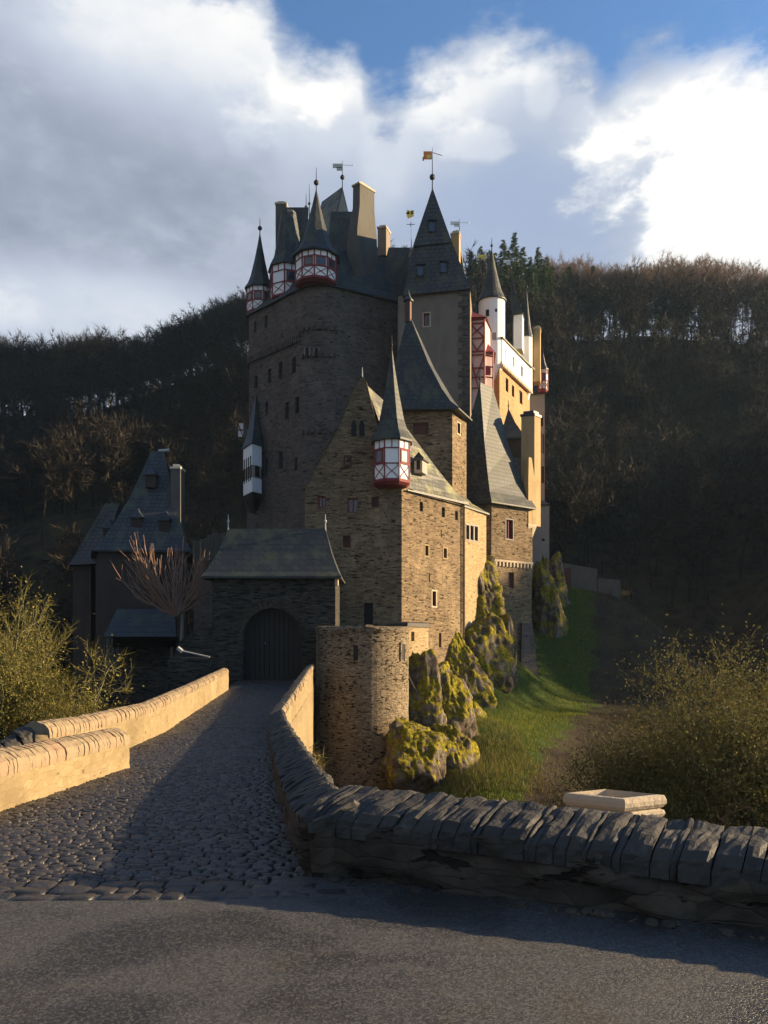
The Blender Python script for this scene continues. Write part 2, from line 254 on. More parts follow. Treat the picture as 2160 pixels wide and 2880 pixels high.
# ------------------------------------------------------------------ helpers
ORG = {}
def W(px, py, d): return Vector(((px-CX)/F*d, d, EYE+(HY-py)/F*d))
def X(px, d): return (px-CX)/F*d
def Z(py, d): return EYE+(HY-py)/F*d
class MB:
    def __init__(s): s.v = []; s.f = []
    def poly(s, pts):
        i = len(s.v); s.v += [tuple(p) for p in pts]; s.f.append(tuple(range(i, i+len(pts))))
    def box(s, x0, x1, y0, y1, z0, z1):
        s.prism([(x0, y0), (x1, y0), (x1, y1), (x0, y1)], z0, z1)
    def prism(s, pl, z0, z1):
        s.loft([[(x, y, z0) for x, y in pl], [(x, y, z1) for x, y in pl]])
    def loft(s, rings, cap0=True, cap1=True):
        i = len(s.v); n = len(rings[0])
        for r in rings: s.v += [tuple(p) for p in r]
        for k in range(len(rings)-1):
            for j in range(n):
                a, b = i+k*n+j, i+k*n+(j+1) % n
                s.f.append((a, b, b+n, a+n))
        if cap0: s.f.append(tuple(range(i+n-1, i-1, -1)))
        if cap1: s.f.append(tuple(range(i+(len(rings)-1)*n, i+len(rings)*n)))
    def bar(s, a, b, r, n=4, r2=None, flat=None):
        a, b = Vector(a), Vector(b); r2 = r if r2 is None else r2
        d = (b-a)
        if d.length < 1e-6: return
        d.normalize(); u = d.orthogonal().normalized(); 
        if abs(d.z) < 0.999: u = d.cross(Vector((0, 0, 1))).normalized()
        v = d.cross(u)
        o = PI/n
        ra = [a+(u*math.cos(o+2*PI*k/n)+v*math.sin(o+2*PI*k/n))*r for k in range(n)]
        rb = [b+(u*math.cos(o+2*PI*k/n)+v*math.sin(o+2*PI*k/n))*r2 for k in range(n)]
        s.loft([ra, rb])
    def obox(s, c, ux, uy, uz):
        c, ux, uy, uz = map(Vector, (c, ux, uy, uz))
        r0 = [c-ux-uy-uz, c+ux-uy-uz, c+ux+uy-uz, c-ux+uy-uz]; s.loft([r0, [p+uz*2 for p in r0]])
    def ball(s, c, r, n=10, m=6, sz=1.0):
        rings = []
        for k in range(1, m):
            a = PI*k/m; rings.append([(c[0]+r*math.sin(a)*math.cos(2*PI*j/n), c[1]+r*math.sin(a)*math.sin(2*PI*j/n), c[2]-r*sz*math.cos(a)) for j in range(n)])
        s.loft(rings)
    def build(s, name, mat, parent=None, smooth=False, origin=None):
        me = bpy.data.meshes.new(name); o = origin or (ORG[parent.name] if parent else Vector((0, 0, 0)))
        me.from_pydata([(x-o[0], y-o[1], z-o[2]) for x, y, z in s.v], [], s.f)
        me.materials.append(MATS[mat]); me.validate()
        if smooth: me.polygons.foreach_set('use_smooth', [True]*len(me.polygons))
        ob = bpy.data.objects.new(name, me); COL.objects.link(ob)
        if parent: ob.parent = parent
        else: ob.location = o
        ORG[ob.name] = Vector(o)
        return ob
def from_np(name, V, Fc, mat, parent=None, smooth=False):
    me = bpy.data.meshes.new(name); V = np.asarray(V, dtype=np.float32); Fc = np.asarray(Fc, dtype=np.int32)
    k = Fc.shape[1]
    me.vertices.add(len(V)); me.vertices.foreach_set('co', V.ravel())
    me.loops.add(Fc.size); me.loops.foreach_set('vertex_index', Fc.ravel())
    me.polygons.add(len(Fc)); me.polygons.foreach_set('loop_start', np.arange(len(Fc), dtype=np.int32)*k)
    me.polygons.foreach_set('loop_total', np.full(len(Fc), k, dtype=np.int32))
    if smooth: me.polygons.foreach_set('use_smooth', np.ones(len(Fc), dtype=bool))
    me.update(calc_edges=True); me.materials.append(MATS[mat])
    ob = bpy.data.objects.new(name, me); COL.objects.link(ob)
    if parent: ob.parent = parent
    ORG[ob.name] = Vector((0, 0, 0))
    return ob
def thing(name, label, cat, loc, group=None):
    o = bpy.data.objects.new(name, None); COL.objects.link(o); o.location = loc; o.empty_display_size = 0.3
    o['label'] = label; o['category'] = cat
    if group: o['group'] = group
    ORG[o.name] = Vector(loc); return o
def tag(o, label, cat, group=None, kind=None):
    o['label'] = label; o['category'] = cat
    if group: o['group'] = group
    if kind: o['kind'] = kind
    return o
def struct(o, kind='structure', label=None):
    o['kind'] = kind
    if label: o['label'] = label
    return o
def hit(A, B, px, py):
    """where the sight line of a photo pixel meets the vertical wall plane through A and B"""
    k = (px-CX)/F; dx, dy = B[0]-A[0], B[1]-A[1]
    t_ = (k*A[1]-A[0])/(dx-k*dy); L = math.hypot(dx, dy)
    return t_*L, Z(py, A[1]+t_*dy)
def opening(A, B, px, py, wpx, hpx):
    u0, z = hit(A, B, px-wpx/2, py); u1, _ = hit(A, B, px+wpx/2, py); u, zc = hit(A, B, px, py)
    d = A[1]+(B[1]-A[1])*u/math.hypot(B[0]-A[0], B[1]-A[1]); h = hpx/F*d
    return (min(u0, u1), max(u0, u1), zc-h/2, zc+h/2)
def frame_of(A, B, inside):
    A2, B2 = Vector((A[0], A[1], 0)), Vector((B[0], B[1], 0)); e = (B2-A2).normalized(); n = Vector((-e.y, e.x, 0))
    if (Vector((inside[0], inside[1], 0))-A2).dot(n) < 0: n = -n
    return A2, e, n                                            # n points inwards
def panel(m, A, B, z0, z1, inside, ops=(), dep=0.28, z1b=None):
    A2, e, n = frame_of(A, B, inside); L = math.hypot(B[0]-A[0], B[1]-A[1]); z1b = z1 if z1b is None else z1b
    us = sorted({0.0, L, *[o[0] for o in ops], *[o[1] for o in ops]}); zs = sorted({z0, *[o[2] for o in ops], *[o[3] for o in ops]})
    def P(u, z, d=0.0): p = A2+e*u+n*d; return (p.x, p.y, z)
    for i in range(len(us)-1):
        for j in range(len(zs)):
            u0, u1, a = us[i], us[i+1], zs[j]; uc = (u0+u1)/2
            if j+1 < len(zs):
                b = zs[j+1]
                if any(o[0] < uc < o[1] and o[2] < (a+b)/2 < o[3] for o in ops): continue
                m.poly([P(u0, a), P(u1, a), P(u1, b), P(u0, b)])
            else:
                m.poly([P(u0, a), P(u1, a), P(u1, z1+(z1b-z1)*u1/L), P(u0, z1+(z1b-z1)*u0/L)])
    for u0, u1, a, b in ops:
        m.poly([P(u0, a), P(u0, b), P(u0, b, dep), P(u0, a, dep)]); m.poly([P(u1, a), P(u1, b), P(u1, b, dep), P(u1, a, dep)])
        m.poly([P(u0, b), P(u1, b), P(u1, b, dep), P(u0, b, dep)]); m.poly([P(u0, a), P(u1, a), P(u1, a, dep), P(u0, a, dep)])
def window(A, B, op, inside, parent, style='glass', dep=0.26, sur=None):
    """style: glass, shutter, slit, twin; sur adds a proud surround of that material"""
    A2, e, n = frame_of(A, B, inside); u0, u1, a, b = op; up = Vector((0, 0, 1))
    def C(u, z, d): p = A2+e*u+n*d; return Vector((p.x, p.y, z))
    wd, h = u1-u0, b-a; mb = MB()
    if style in ('glass', 'shutter', 'twin'):
        fr = min(0.07, wd*0.16)
        for u in (u0+fr/2, u1-fr/2): mb.obox(C(u, (a+b)/2, dep-0.09), e*fr/2, n*0.05, up*h/2)
        for z in (a+fr/2, b-fr/2): mb.obox(C((u0+u1)/2, z, dep-0.09), e*(wd/2-fr-.002), n*0.045, up*fr/2)
        if style != 'shutter': mb.obox(C((u0+u1)/2, (a+b)/2, dep-0.09), e*fr*0.35, n*0.04, up*(h/2-fr-.002))
        f = mb.build('window', 'timber_red' if style == 'glass' else 'shutter_brown', parent)
        p = MB(); p.obox(C((u0+u1)/2, (a+b)/2, dep-0.02), e*(wd/2-.003), n*0.015, up*(h/2-.003))
        p.build('pane' if style != 'shutter' else 'shutter', 'pane' if style != 'shutter' else 'shutter_brown', f)
    else:
        mb.obox(C((u0+u1)/2, (a+b)/2, dep-0.02), e*(wd/2-.003), n*0.015, up*(h/2-.003)); f = mb.build('window', 'void', parent)
    if sur:
        s_ = MB(); t_ = 0.09
        for u in (u0-t_/2, u1+t_/2): s_.obox(C(u, (a+b)/2, 0.03), e*t_/2, n*0.05, up*(h/2+0.002))
        s_.obox(C((u0+u1)/2, a-t_/2, 0.025), e*(wd/2+t_*1.3), n*0.055, up*t_/2); s_.obox(C((u0+u1)/2, b+t_/2, 0.025), e*(wd/2+t_*1.15), n*0.055, up*t_/2)
        s_.build('surround', sur, f)
    return f
def wall_poly(m, pl, z0, z1, inside, ops={}, dep=0.28):
    for i in range(len(pl)): panel(m, pl[i], pl[(i+1) % len(pl)], z0, z1, inside, ops.get(i, ()), dep)
def house_walls(parent, pl, z0, z1, mat, wins=(), name='wall'):
    """pl: plan polygon; wins: (edge, px, py, w, h, style, surround)"""
    ins = (sum(p[0] for p in pl)/len(pl), sum(p[1] for p in pl)/len(pl)); ops = {}; made = []
    for w_ in wins:
        i = w_[0]; A, B = pl[i], pl[(i+1) % len(pl)]; op = opening(A, B, *w_[1:5]); L = math.hypot(B[0]-A[0], B[1]-A[1])
        op = (max(op[0], .05), min(op[1], L-.05), op[2], op[3])
        if op[1]-op[0] < .05: continue
        ops.setdefault(i, []).append(op); made.append((A, B, op, w_[5], w_[6] if len(w_) > 6 else None))
    m = MB(); wall_poly(m, pl, z0, z1, ins, ops); ob = m.build(name, mat, parent)
    for A, B, op, st, su in made: window(A, B, op, ins, parent, st, sur=su)
    return ob
def inset(pl, c, k): return [(c[0]+(x-c[0])*k, c[1]+(y-c[1])*k) for x, y in pl]
def hip(parent, pl, z0, ridge, zr, mat='slate', over=0.3, flare=0.3, kf=0.62, name='roof'):
    """bell-cast hip roof: every plan corner runs up to its nearest ridge end"""
    c = (sum(p[0] for p in pl)/len(pl), sum(p[1] for p in pl)/len(pl))
    out = []
    for x, y in pl:
        d = math.hypot(x-c[0], y-c[1]); out.append((x+(x-c[0])/d*over*1.3, y+(y-c[1])/d*over*1.3))
    near = [min(ridge, key=lambda r: math.hypot(r[0]-x, r[1]-y)) for x, y in pl]
    ring = []
    for s_, hz in ((0, -0.12), (0, 0.0), (0.16, 0.045+0.09*(1-flare)), (0.33, 0.16+0.17*(1-flare)*.9), (0.6, 0.45+0.15*(1-flare)*.6), (1.0, 1.0)):
        z = z0+hz if s_ == 0 else z0+(zr-z0)*hz
        ring.append([(x+(n[0]-x)*s_, y+(n[1]-y)*s_, z) for (x, y), n in zip(out, near)])
    m = MB(); m.loft(ring, True, True); return m.build(name, mat, parent)
def circ(cx, cy, r, n, a0=0.0): return [(cx+r*math.cos(a0+2*PI*k/n), cy+r*math.sin(a0+2*PI*k/n)) for k in range(n)]
def finial(parent, p, h, ball=0.16, mat='iron', vane=None, bz=0.35, rod=0.035):
    m = MB(); x, y, z = p; m.bar((x, y, z-0.3), (x, y, z+h*0.6), rod*1.6, 6, rod); m.bar((x, y, z+h*0.6), (x, y, z+h), rod, 6, rod*.5); m.ball((x, y, z+h*bz), ball)
    f = m.build('finial', mat, parent)
    if vane:
        mt, wv, hv, dirx = vane; v = MB(); a = z+h-hv*1.1
        v.obox((x-dirx*wv/2, y, a+hv/2), (wv/2, 0, 0), (0, 0.02, 0), (0, 0, hv/4)); v.obox((x-dirx*wv*.3, y, a+hv*.15), (wv*.3, 0, 0), (0, 0.02, 0), (0, 0, hv/5))
        v.bar((x, y, a+hv*.6), (x+dirx*wv*1.1, y, a+hv*.55), 0.02, 4); v.ball((x+dirx*wv*1.1, y, a+hv*.55), 0.06, 6, 4)
        v.build('weathervane', mt, parent)
    return f
def cone(parent, cx, cy, r, z0, z1, n, mat='slate', a0=0.0, flare=1.18, name='spire'):
    m = MB(); prof = [(flare, -0.12), (flare, 0.0), (0.93, 0.09), (0.72, 0.22), (0.42, 0.52), (0.2, 0.78), (0.035, 1.0)]
    m.loft([[(cx+r*k*math.cos(a0+2*PI*j/n), cy+r*k*math.sin(a0+2*PI*j/n), z0+(z1-z0)*h if h >= 0 else z0+h) for j in range(n)] for k, h in prof])
    return m.build(name, mat, parent)
def timber_turret(parent, cx, cy, r, n, z0, z1, zap, a0=0.0, windows=(1, 3, 5), fin=1.5, spire=True, vane=None, tm='timber_red', wm='plaster_white', front=None, ball=.16):
    """polygonal half-timbered turret: white body, red frame, windows, slate spire"""
    body = MB(); pl = circ(cx, cy, r, n, a0); body.prism(pl, z0, z1); b = body.build('turret', wm, parent)
    tb = MB(); H = z1-z0; lev = [z0+.10, z0+H*0.40, z0+H*0.76, z1-.06]; R = r+0.02; w_ = 0.036 if r < 1.5 else 0.05
    P = circ(cx, cy, R, n, a0)
    for z in lev:
        for j in range(n): a, c = P[j], P[(j+1) % n]; tb.bar((a[0], a[1], z), (c[0], c[1], z), w_*1.25)
    for j in range(n):
        a, c = P[j], P[(j+1) % n]
        tb.bar((a[0], a[1], z0), (a[0], a[1], z1), w_*1.3)
        def q(s_, z): return (a[0]+(c[0]-a[0])*s_, a[1]+(c[1]-a[1])*s_, z)
        for sgn in (0, 1):                                        # curved braces
            pr = None
            for k in range(7):
                s_ = k/6; zz = lev[0]+(lev[1]-lev[0])*s_; xx = (0.5+0.42*math.cos(PI*s_)) if sgn else (0.5-0.42*math.cos(PI*s_))
                pt = q(xx, zz)
                if pr: tb.bar(pr, pt, w_*.8)
                pr = pt
        tb.bar(q(.5, lev[2]), q(.5, lev[3]), w_*.8)
    tb.loft([[(x, y, z) for x, y in circ(cx, cy, rr, n, a0)] for rr, z in ((r*.86, z0-.22), (r+.05, z0-.06), (r+.07, z0+.06), (r-.02, z0+.08))])
    tb.build('timber_frame', tm, b)
    for j in windows:
        a, c = P[j % n], P[(j+1) % n]; L = math.hypot(c[0]-a[0], c[1]-a[1]); ux, uy = (c[0]-a[0])/L, (c[1]-a[1])/L
        mx, my = (a[0]+c[0])/2, (a[1]+c[1])/2; hw, zc, hh = L*.33, (lev[1]+lev[2])/2, (lev[2]-lev[1])/2-.1
        nx, ny = mx-cx, my-cy; dd = math.hypot(nx, ny); nx, ny = nx/dd, ny/dd
        fr = MB()
        for s_ in (-1, 1):
            fr.obox((mx+ux*hw*s_, my+uy*hw*s_, zc), (ux*.05, uy*.05, 0), (nx*.05, ny*.05, 0), (0, 0, hh+.05)); fr.obox((mx, my, zc+s_*hh), (ux*hw, uy*hw, 0), (nx*.04, ny*.04, 0), (0, 0, .05))
        f = fr.build('window', tm, b); pn = MB(); pn.obox((mx+nx*.01, my+ny*.01, zc), (ux*hw, uy*hw, 0), (nx*.015, ny*.015, 0), (0, 0, hh)); pn.build('pane', 'pane', b)
        f['label'] = 'dark glazed window in red frame'
    if spire:
        s = cone(b, cx, cy, r, z1, zap, n, a0=a0)
        finial(b, (cx, cy, zap), fin, ball=ball, vane=vane)
    return b
def chimney(parent, pts, z0, z1, mat='plaster_tan', cap='stone_trim', taper=None, name='chimney'):
    m = MB()
    if taper: m.loft([[(x, y, z) for x, y in inset(pts, taper[0], k)] for z, k in taper[1]])
    else: m.prism(pts, z0, z1)
    o = m.build(name, mat, parent); c = (sum(p[0] for p in pts)/len(pts), sum(p[1] for p in pts)/len(pts))
    k = taper[1][-1][1] if taper else 1.0
    q = MB(); q.prism(inset(pts, c, 1.13*k), z1, z1+.16); q.prism(inset(pts, c, .7*k), z1+.162, z1+.4); q.build('cap', cap, o)
    return o
def rect(px0, px1, d0, d1, skew=0.0): 
    x0, x1 = X(px0, d0), X(px1, d0); return [(x0, d0), (x1, d0), (x1+skew, d1), (x0+skew, d1)]

# ================================================================== CASTLE
SL = 'slit'; SH = 'shutter'; GL = 'glass'
# ---- gatehouse
g = thing('gatehouse', 'dark rubble gatehouse with arched wooden gate at the end of the bridge', 'gatehouse', (-6.5, 45, -0.74))
gx0, gx1, gy0, gy1 = X(597, 45), X(943, 45), 45.0, 49.5; gz0, gz1 = -4.0, Z(1622, 45)
acx, ar, az0, azs = X(766, 45), 1.72, -0.9, 1.80
m = MB(); P_ = lambda x, z, y=gy0: (x, y, z)
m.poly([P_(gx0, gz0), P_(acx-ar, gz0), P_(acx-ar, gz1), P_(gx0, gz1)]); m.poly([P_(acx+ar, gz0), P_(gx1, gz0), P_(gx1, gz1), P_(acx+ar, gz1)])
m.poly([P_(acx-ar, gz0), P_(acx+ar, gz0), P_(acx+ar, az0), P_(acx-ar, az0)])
arc = [(acx-ar*math.cos(PI*k/16), azs+ar*math.sin(PI*k/16)) for k in range(17)]
for a_, b_ in zip(arc, arc[1:]):
    m.poly([P_(*a_), P_(*b_), P_(b_[0], gz1), P_(a_[0], gz1)]); m.poly([P_(*a_), P_(*b_), P_(*b_, gy0+.9), P_(*a_, gy0+.9)])
for x in (acx-ar, acx+ar): m.poly([P_(x, az0), P_(x, azs), P_(x, azs, gy0+.9), P_(x, az0, gy0+.9)])
m.poly([(gx1, gy0, gz0), (gx1, gy1, gz0), (gx1, gy1, gz1), (gx1, gy0, gz1)]); m.poly([(gx0, gy0, gz0), (gx0, gy1, gz0), (gx0, gy1, gz1), (gx0, gy0, gz1)]); m.poly([(gx0, gy1, gz0), (gx1, gy1, gz0), (gx1, gy1, gz1), (gx0, gy1, gz1)])
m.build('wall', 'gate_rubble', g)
m = MB()
for k in range(22):
    a = PI*(k+.5)/22+random.uniform(-.02, .02); l_ = random.uniform(.32, .55); c, s_ = math.cos(a), math.sin(a); r = ar+l_/2
    m.obox((acx-r*c, gy0+.02, azs+r*s_), (-c*l_/2, 0, s_*l_/2), (0, .06, 0), (s_*.11, 0, c*.11))
m.build('arch_stones', 'wall_stone', g)
for sgn in (-1, 1):
    m = MB()
    for k in range(6):
        x0 = acx+sgn*(.015+k*ar/6); x1 = acx+sgn*(k+1)*ar/6; xm = abs((x0+x1)/2-acx); zt = azs+math.sqrt(max(.02, ar*ar-xm*xm))
        m.box(min(x0, x1)+.008, max(x0, x1)-.008, gy0+.85, gy0+.92, az0+.1, zt+.05)
    d = m.build('gate_leaf', 'door_wood', g)
    if sgn < 0: mm = MB(); mm.ball((acx-.55, gy0+.82, 1.45), .05); mm.build('knob', 'lead', d)
m = MB(); m.box(acx-ar, acx+ar, gy0-.25, gy0+.8, -.86, -.7); m.build('threshold', 'wall_stone', g)
gp = [(gx0-.35, gy0-.35), (gx1+.15, gy0-.35), (gx1+.15, gy1+.3), (gx0-.35, gy1+.3)]
hip(g, gp, gz1, [(X(642, 47.2), 47.2), (X(915, 47.2), 47.2)], Z(1487, 47.2), 'slate', over=.2, flare=.5)
for px in (642, 915): finial(g, (X(px, 47.2), 47.2, Z(1490, 47.2)), .95, .09, 'lead', bz=.55)
m = MB(); m.box(gx1-.02, gx1+.16, gy0-.12, gy0+.5, gz1-.5, gz1-.12); m.build('bracket', 'stone_trim', g)
# ---- bastion wall beside the gate with the round corner
b = thing('round_bastion', 'tall rounded rubble bastion right of the gate, one side sunlit', 'bastion', (-1.3, 43.1, -6))
bc = (-1.03, 43.1); br = 2.42
arcp = [(bc[0]+br*math.cos(math.radians(a)), bc[1]+br*math.sin(math.radians(a))) for a in range(-137, 16, 7)]
bp = [(-3.8, 46.2), (-3.8, 43.0), (-3.5, 42.0)]+arcp+[(1.4, 46.2)]
def bastion_ring(z, k, wob=0.0): return [(bc[0]+(x-bc[0])*k, bc[1]+(y-bc[1])*k, z+wob*(noise.noise((x*.8, y*.8, 1)))) for x, y in bp]
m = MB(); rings = [bastion_ring(-9, 1.04)]
for k in range(46): rings.append(bastion_ring(-7.5+k*.205, 1.0+random.uniform(-.004, .004)))
rings.append(bastion_ring(2.22, 1.0)); m.loft(rings, False, True); m.build('wall', 'bastion_rubble', b)
m = MB(); m.loft([bastion_ring(2.05, 1.01), bastion_ring(2.25, 1.022, .2), bastion_ring(2.36, .97, .3)]); m.build('coping', 'bastion_rubble', b)
for px, py, ww, hh in ((1001, 1836, .26, .8), (1133, 1832, .30, .8)):
    k = (px-CX)/F; dist = 41.0; x = min(k*dist, bc[0]+br*.95)
    for it in range(6): y_ = bc[1]-math.sqrt(max(0.1, br*br-(x-bc[0])**2)); x = min(k*y_, bc[0]+br*.95)
    nv = Vector((x-bc[0], y_-bc[1], 0)).normalized(); tv = Vector((-nv.y, nv.x, 0)); zc = Z(py, y_)
    mm = MB(); mm.obox((x, y_, zc), tv*ww/2, nv*.03, (0, 0, hh/2)); wn = mm.build('window', 'void', b); mm = MB()
    for s_ in (-1, 1): mm.obox(Vector((x, y_, zc))+tv*s_*(ww/2+.07), tv*.07, nv*.05, (0, 0, hh/2+.1))
    mm.obox((x, y_, zc+hh/2+.07), tv*ww/2, nv*.05, (0, 0, .07)); mm.build('surround', 'bastion_rubble', wn)
# ---- small walls linking bastion and stone house
A_, B_, C_ = (1.35, 43.9), (2.63, 45.6), (2.2, 50.4)
lw = thing('buttress_wall', 'sunlit plastered wall with a tall door slit behind the round bastion', 'wall', (2.0, 45, -3))
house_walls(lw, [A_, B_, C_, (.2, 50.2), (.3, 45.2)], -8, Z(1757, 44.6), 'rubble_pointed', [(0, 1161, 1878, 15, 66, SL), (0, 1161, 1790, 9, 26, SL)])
m = MB(); m.loft([[(x, y, z) for x, y in inset([A_, B_, C_, (.2, 50.2), (.3, 45.2)], (1.4, 47), k)] for z, k in ((2.4, 1.04), (2.62, 1.03), (2.7, .9))]); m.build('coping', 'coping', lw)
for lab_, a_, b2_, r_ in (('long weathered timber prop leaning on the wall below the slit doorway', W(1148, 1900, 43), W(1180, 1962, 43.2), .06), ('short timber prop against the pale rock', W(1205, 1905, 45), W(1248, 1868, 46), .05)):
    m = MB(); m.bar(a_, b2_, r_, 5); tag(m.build('timber_prop', 'wood_grey', None), lab_, 'prop', 'timber props by the slit doorway')
# ---- stone house
h = thing('stone_house', 'tall gabled rubble house with one sunlit side behind the round bastion', 'house', (0, 53, -3))
HA, HB, HD, HC = (1.15, 50.0), (5.8, 55.7), (-3.2, 60.0), (-5.2, 50.6)
ez = 11.6
ww_ = [(0, 1185, 1425, 9, 27, SL), (0, 1247, 1441, 9, 28, SL), (0, 1284, 1450, 8, 26, SL), (0, 1200, 1549, 9, 28, SL, 'rubble_pointed'), (0, 1252, 1556, 9, 27, SL, 'rubble_pointed'), (0, 1221, 1684, 11, 42, SH, 'stone_trim'),
       (0, 1241, 1500, 3, 22, SL), (0, 1208, 1625, 3, 24, SL), (0, 1238, 1800, 7, 40, SL),
       (3, 905, 1411, 22, 32, GL), (3, 992, 1421, 30, 42, GL), (3, 1055, 1412, 20, 30, SH), (3, 975, 1523, 22, 34, SH), (3, 1036, 1740, 26, 90, SL)]
house_walls(h, [HA, HB, HD, HC], -5, ez, 'rubble', ww_)
# gable wall, thick, standing proud of the roof
apx = (-1.44, 50.38); apz = 18.75
e_ = Vector((HA[0]-HC[0], HA[1]-HC[1], 0)).normalized(); n_ = Vector((-e_.y, e_.x, 0))
if n_.y < 0: n_ = -n_
def gpt(u, z, d=0.0): p = Vector((HC[0], HC[1], 0))+e_*u+n_*d; return (p.x, p.y, z)
Lg = math.hypot(HA[0]-HC[0], HA[1]-HC[1]); ua = Lg*.59
prof = [(0, ez), (Lg*.14, ez+1.6), (Lg*.32, ez+3.6), (Lg*.46, ez+5.5), (ua-.25, apz-.2), (ua, apz), (ua+.3, apz-.35), (Lg*.72, ez+4.6), (Lg*.88, ez+1.9), (Lg, ez)]
m = MB(); m.loft([[gpt(u, z, 0) for u, z in prof], [gpt(u, z, .55) for u, z in prof]]); m.build('gable', 'rubble', h)
m = MB()
for (u0, z0_), (u1, z1_) in zip(prof, prof[1:]):
    m.poly([gpt(u0, z0_+.12, -.06), gpt(u1, z1_+.12, -.06), gpt(u1, z1_+.12, .6), gpt(u0, z0_+.12, .6)]); m.poly([gpt(u0, z0_+.12, -.06), gpt(u1, z1_+.12, -.06), gpt(u1, z1_-.02, -.06), gpt(u0, z0_-.02, -.06)]); m.poly([gpt(u0, z0_+.12, .6), gpt(u1, z1_+.12, .6), gpt(u1, z1_-.02, .6), gpt(u0, z0_-.02, .6)])
m.build('gable_coping', 'mossy_rock', h)
for s_ in (-1, 1):
    c = gpt(ua*1.0+s_*.26-.25, Z(1205, 50.4), -.02); m = MB(); pr = [(-.17, -.55), (.17, -.55), (.17, .2), (.1, .42), (0, .52), (-.1, .42), (-.17, .2)]
    m.loft([[(c[0]+e_.x*u-n_.x*q, c[1]+e_.y*u-n_.y*q, c[2]+z) for u, z in pr] for q in (0.0, .03)]); m.build('window', 'void', h)
finial(h, gpt(ua, apz, .3), .8, .05, 'lead')
window(HC, HA, opening(HC, HA, 978, 1298, 22, 34), (0, 54), h, 'shutter', dep=.05)
# roof: right slope, left slope, far hip, bell-cast foot
r0, r1 = Vector((-1.2, 50.7, 18.5)), Vector((X(1092, 54.8), 54.8, 18.4))
def slope(m, foot0, foot1, top0, top1, n=7, k=0.35):
    pr = None
    for i in range(n+1):
        s_ = i/n; zz = (s_**(1+.12*(1-s_)*2) if k else s_)
        a = foot0.lerp(top0, s_); c = foot1.lerp(top1, s_); a.z = foot0.z+(top0.z-foot0.z)*zz; c.z = foot1.z+(top1.z-foot1.z)*zz
        if pr: m.poly([pr[0], pr[1], c, a])
        pr = (a, c)
m = MB(); fA, fB, fD, fC = Vector((HA[0]+.25, HA[1]+.35, ez)), Vector((HB[0]+.35, HB[1]+.1, ez)), Vector((HD[0], HD[1]+.3, ez)), Vector((HC[0]-.2, HC[1]+.4, ez))
slope(m, fA, fB, r0, r1); slope(m, fB, fD, r1, r1.copy()); slope(m, fD, fC, r1, r0)
m.poly([fA, fB, fB-Vector((0, 0, .14)), fA-Vector((0, 0, .14))]); m.build('roof', 'slate_pale', h)
m = MB(); c = W(1178, 1302, 52.2); m.prism([(c.x-.32, c.y-.1), (c.x+.22, c.y-.32), (c.x+.6, c.y+.6), (c.x-.1, c.y+1.0)], c.z-.7, c.z+.25)
dm = m.build('dormer', 'plaster_light', h); m = MB(); hip(dm, [(c.x-.36, c.y-.2), (c.x+.28, c.y-.42), (c.x+.7, c.y+.7), (c.x-.15, c.y+1.1)], c.z+.25, [(c.x-.02, c.y-.1), (c.x+.2, c.y+.8)], c.z+.75, 'slate', .05, 0)
m = MB(); m.obox((c.x-.05, c.y-.235, c.z-.2), (.11, -.045, 0), (.01, .03, 0), (0, 0, .3)); m.build('window', 'void', dm)
timber_turret(h, .50, 49.75, 1.2, 8, 11.75, 14.45, Z(985, 49.7), a0=PI/8, windows=(4, 6), fin=1.0, ball=.08)
gt = MB(); gt.bar((HB[0]-.1, HB[1]-.3, 11.4), (HB[0]-.1, HB[1]-.3, -1), .06, 6); gt.bar((HA[0]+.35, HA[1]+.2, 11.42), (HB[0]+.3, HB[1]-.15, 11.42), .07, 6); gt.build('gutter', 'iron', h)
# ---- middle tower with the tall flared roof
t2 = thing('flared_roof_tower', 'rubble tower with a very tall flared slate roof behind the half-timbered corner turret', 'tower', (2.5, 60, 0))
TP = [(.0, 58.3), (5.15, 58.0), (6.5, 60.7), (1.2, 64)]
house_walls(t2, TP, 0, 19.1, 'rubble', [(0, 1183, 1205, 44, 34, SH), (1, 1290, 1205, 8, 30, SL, 'stone_trim')])
hip(t2, [(-.5, 57.7), (5.4, 57.6), (6.7, 60.6), (1.2, 64.5)], 19.0, [(1.9, 59.6)], Z(885, 60), 'slate', .2, .7)
m = MB(); c = W(1148, 862, 59.6); m.prism(circ(c.x, c.y, .26, 6), c.z-1.2, c.z+.5); q = m.build('lantern', 'shutter_brown', t2); cone(q, c.x, c.y, .34, c.z+.5, c.z+1.3, 6, 'slate_blue')
# ---- tower Q with pyramid roof
q2 = thing('pyramid_roof_tower', 'sunlit rubble tower with steep dark pyramid roof and row of arched corbels', 'tower', (8.5, 63, -2))
QP = [(8.45, 61.2), (12.35, 64.1), (9.5, 67.5), (4.9, 63.4)]; qz = 12.6
house_walls(q2, QP, Z(1583, 62.5), qz, 'rubble', [(0, 1433, 1489, 19, 54, GL, 'plaster_light')])
qi = inset(QP, (8.8, 64), .985)
house_walls(q2, qi, -5, Z(1590, 62.5), 'rubble', [(0, 1438, 1632, 16, 44, SH), (0, 1426, 1775, 5, 34, SL)], name='lower_wall')
ql = Vector((QP[1][0]-QP[0][0], QP[1][1]-QP[0][1], 0)); m = MB(); qe = ql.normalized(); qn = Vector((qe.y, -qe.x, 0))
for k in range(12):
    p = Vector((QP[0][0], QP[0][1], Z(1583, 62.5)-.12))+ql*((k+.5)/12); m.obox(p, qe*.075, qn*.1, (0, 0, .22))
m.obox(Vector((QP[0][0], QP[0][1], Z(1583, 62.5)+.1))+ql*.5, qe*ql.length/2, qn*.1, (0, 0, .07)); m.build('corbel_table', 'stone_trim', q2)
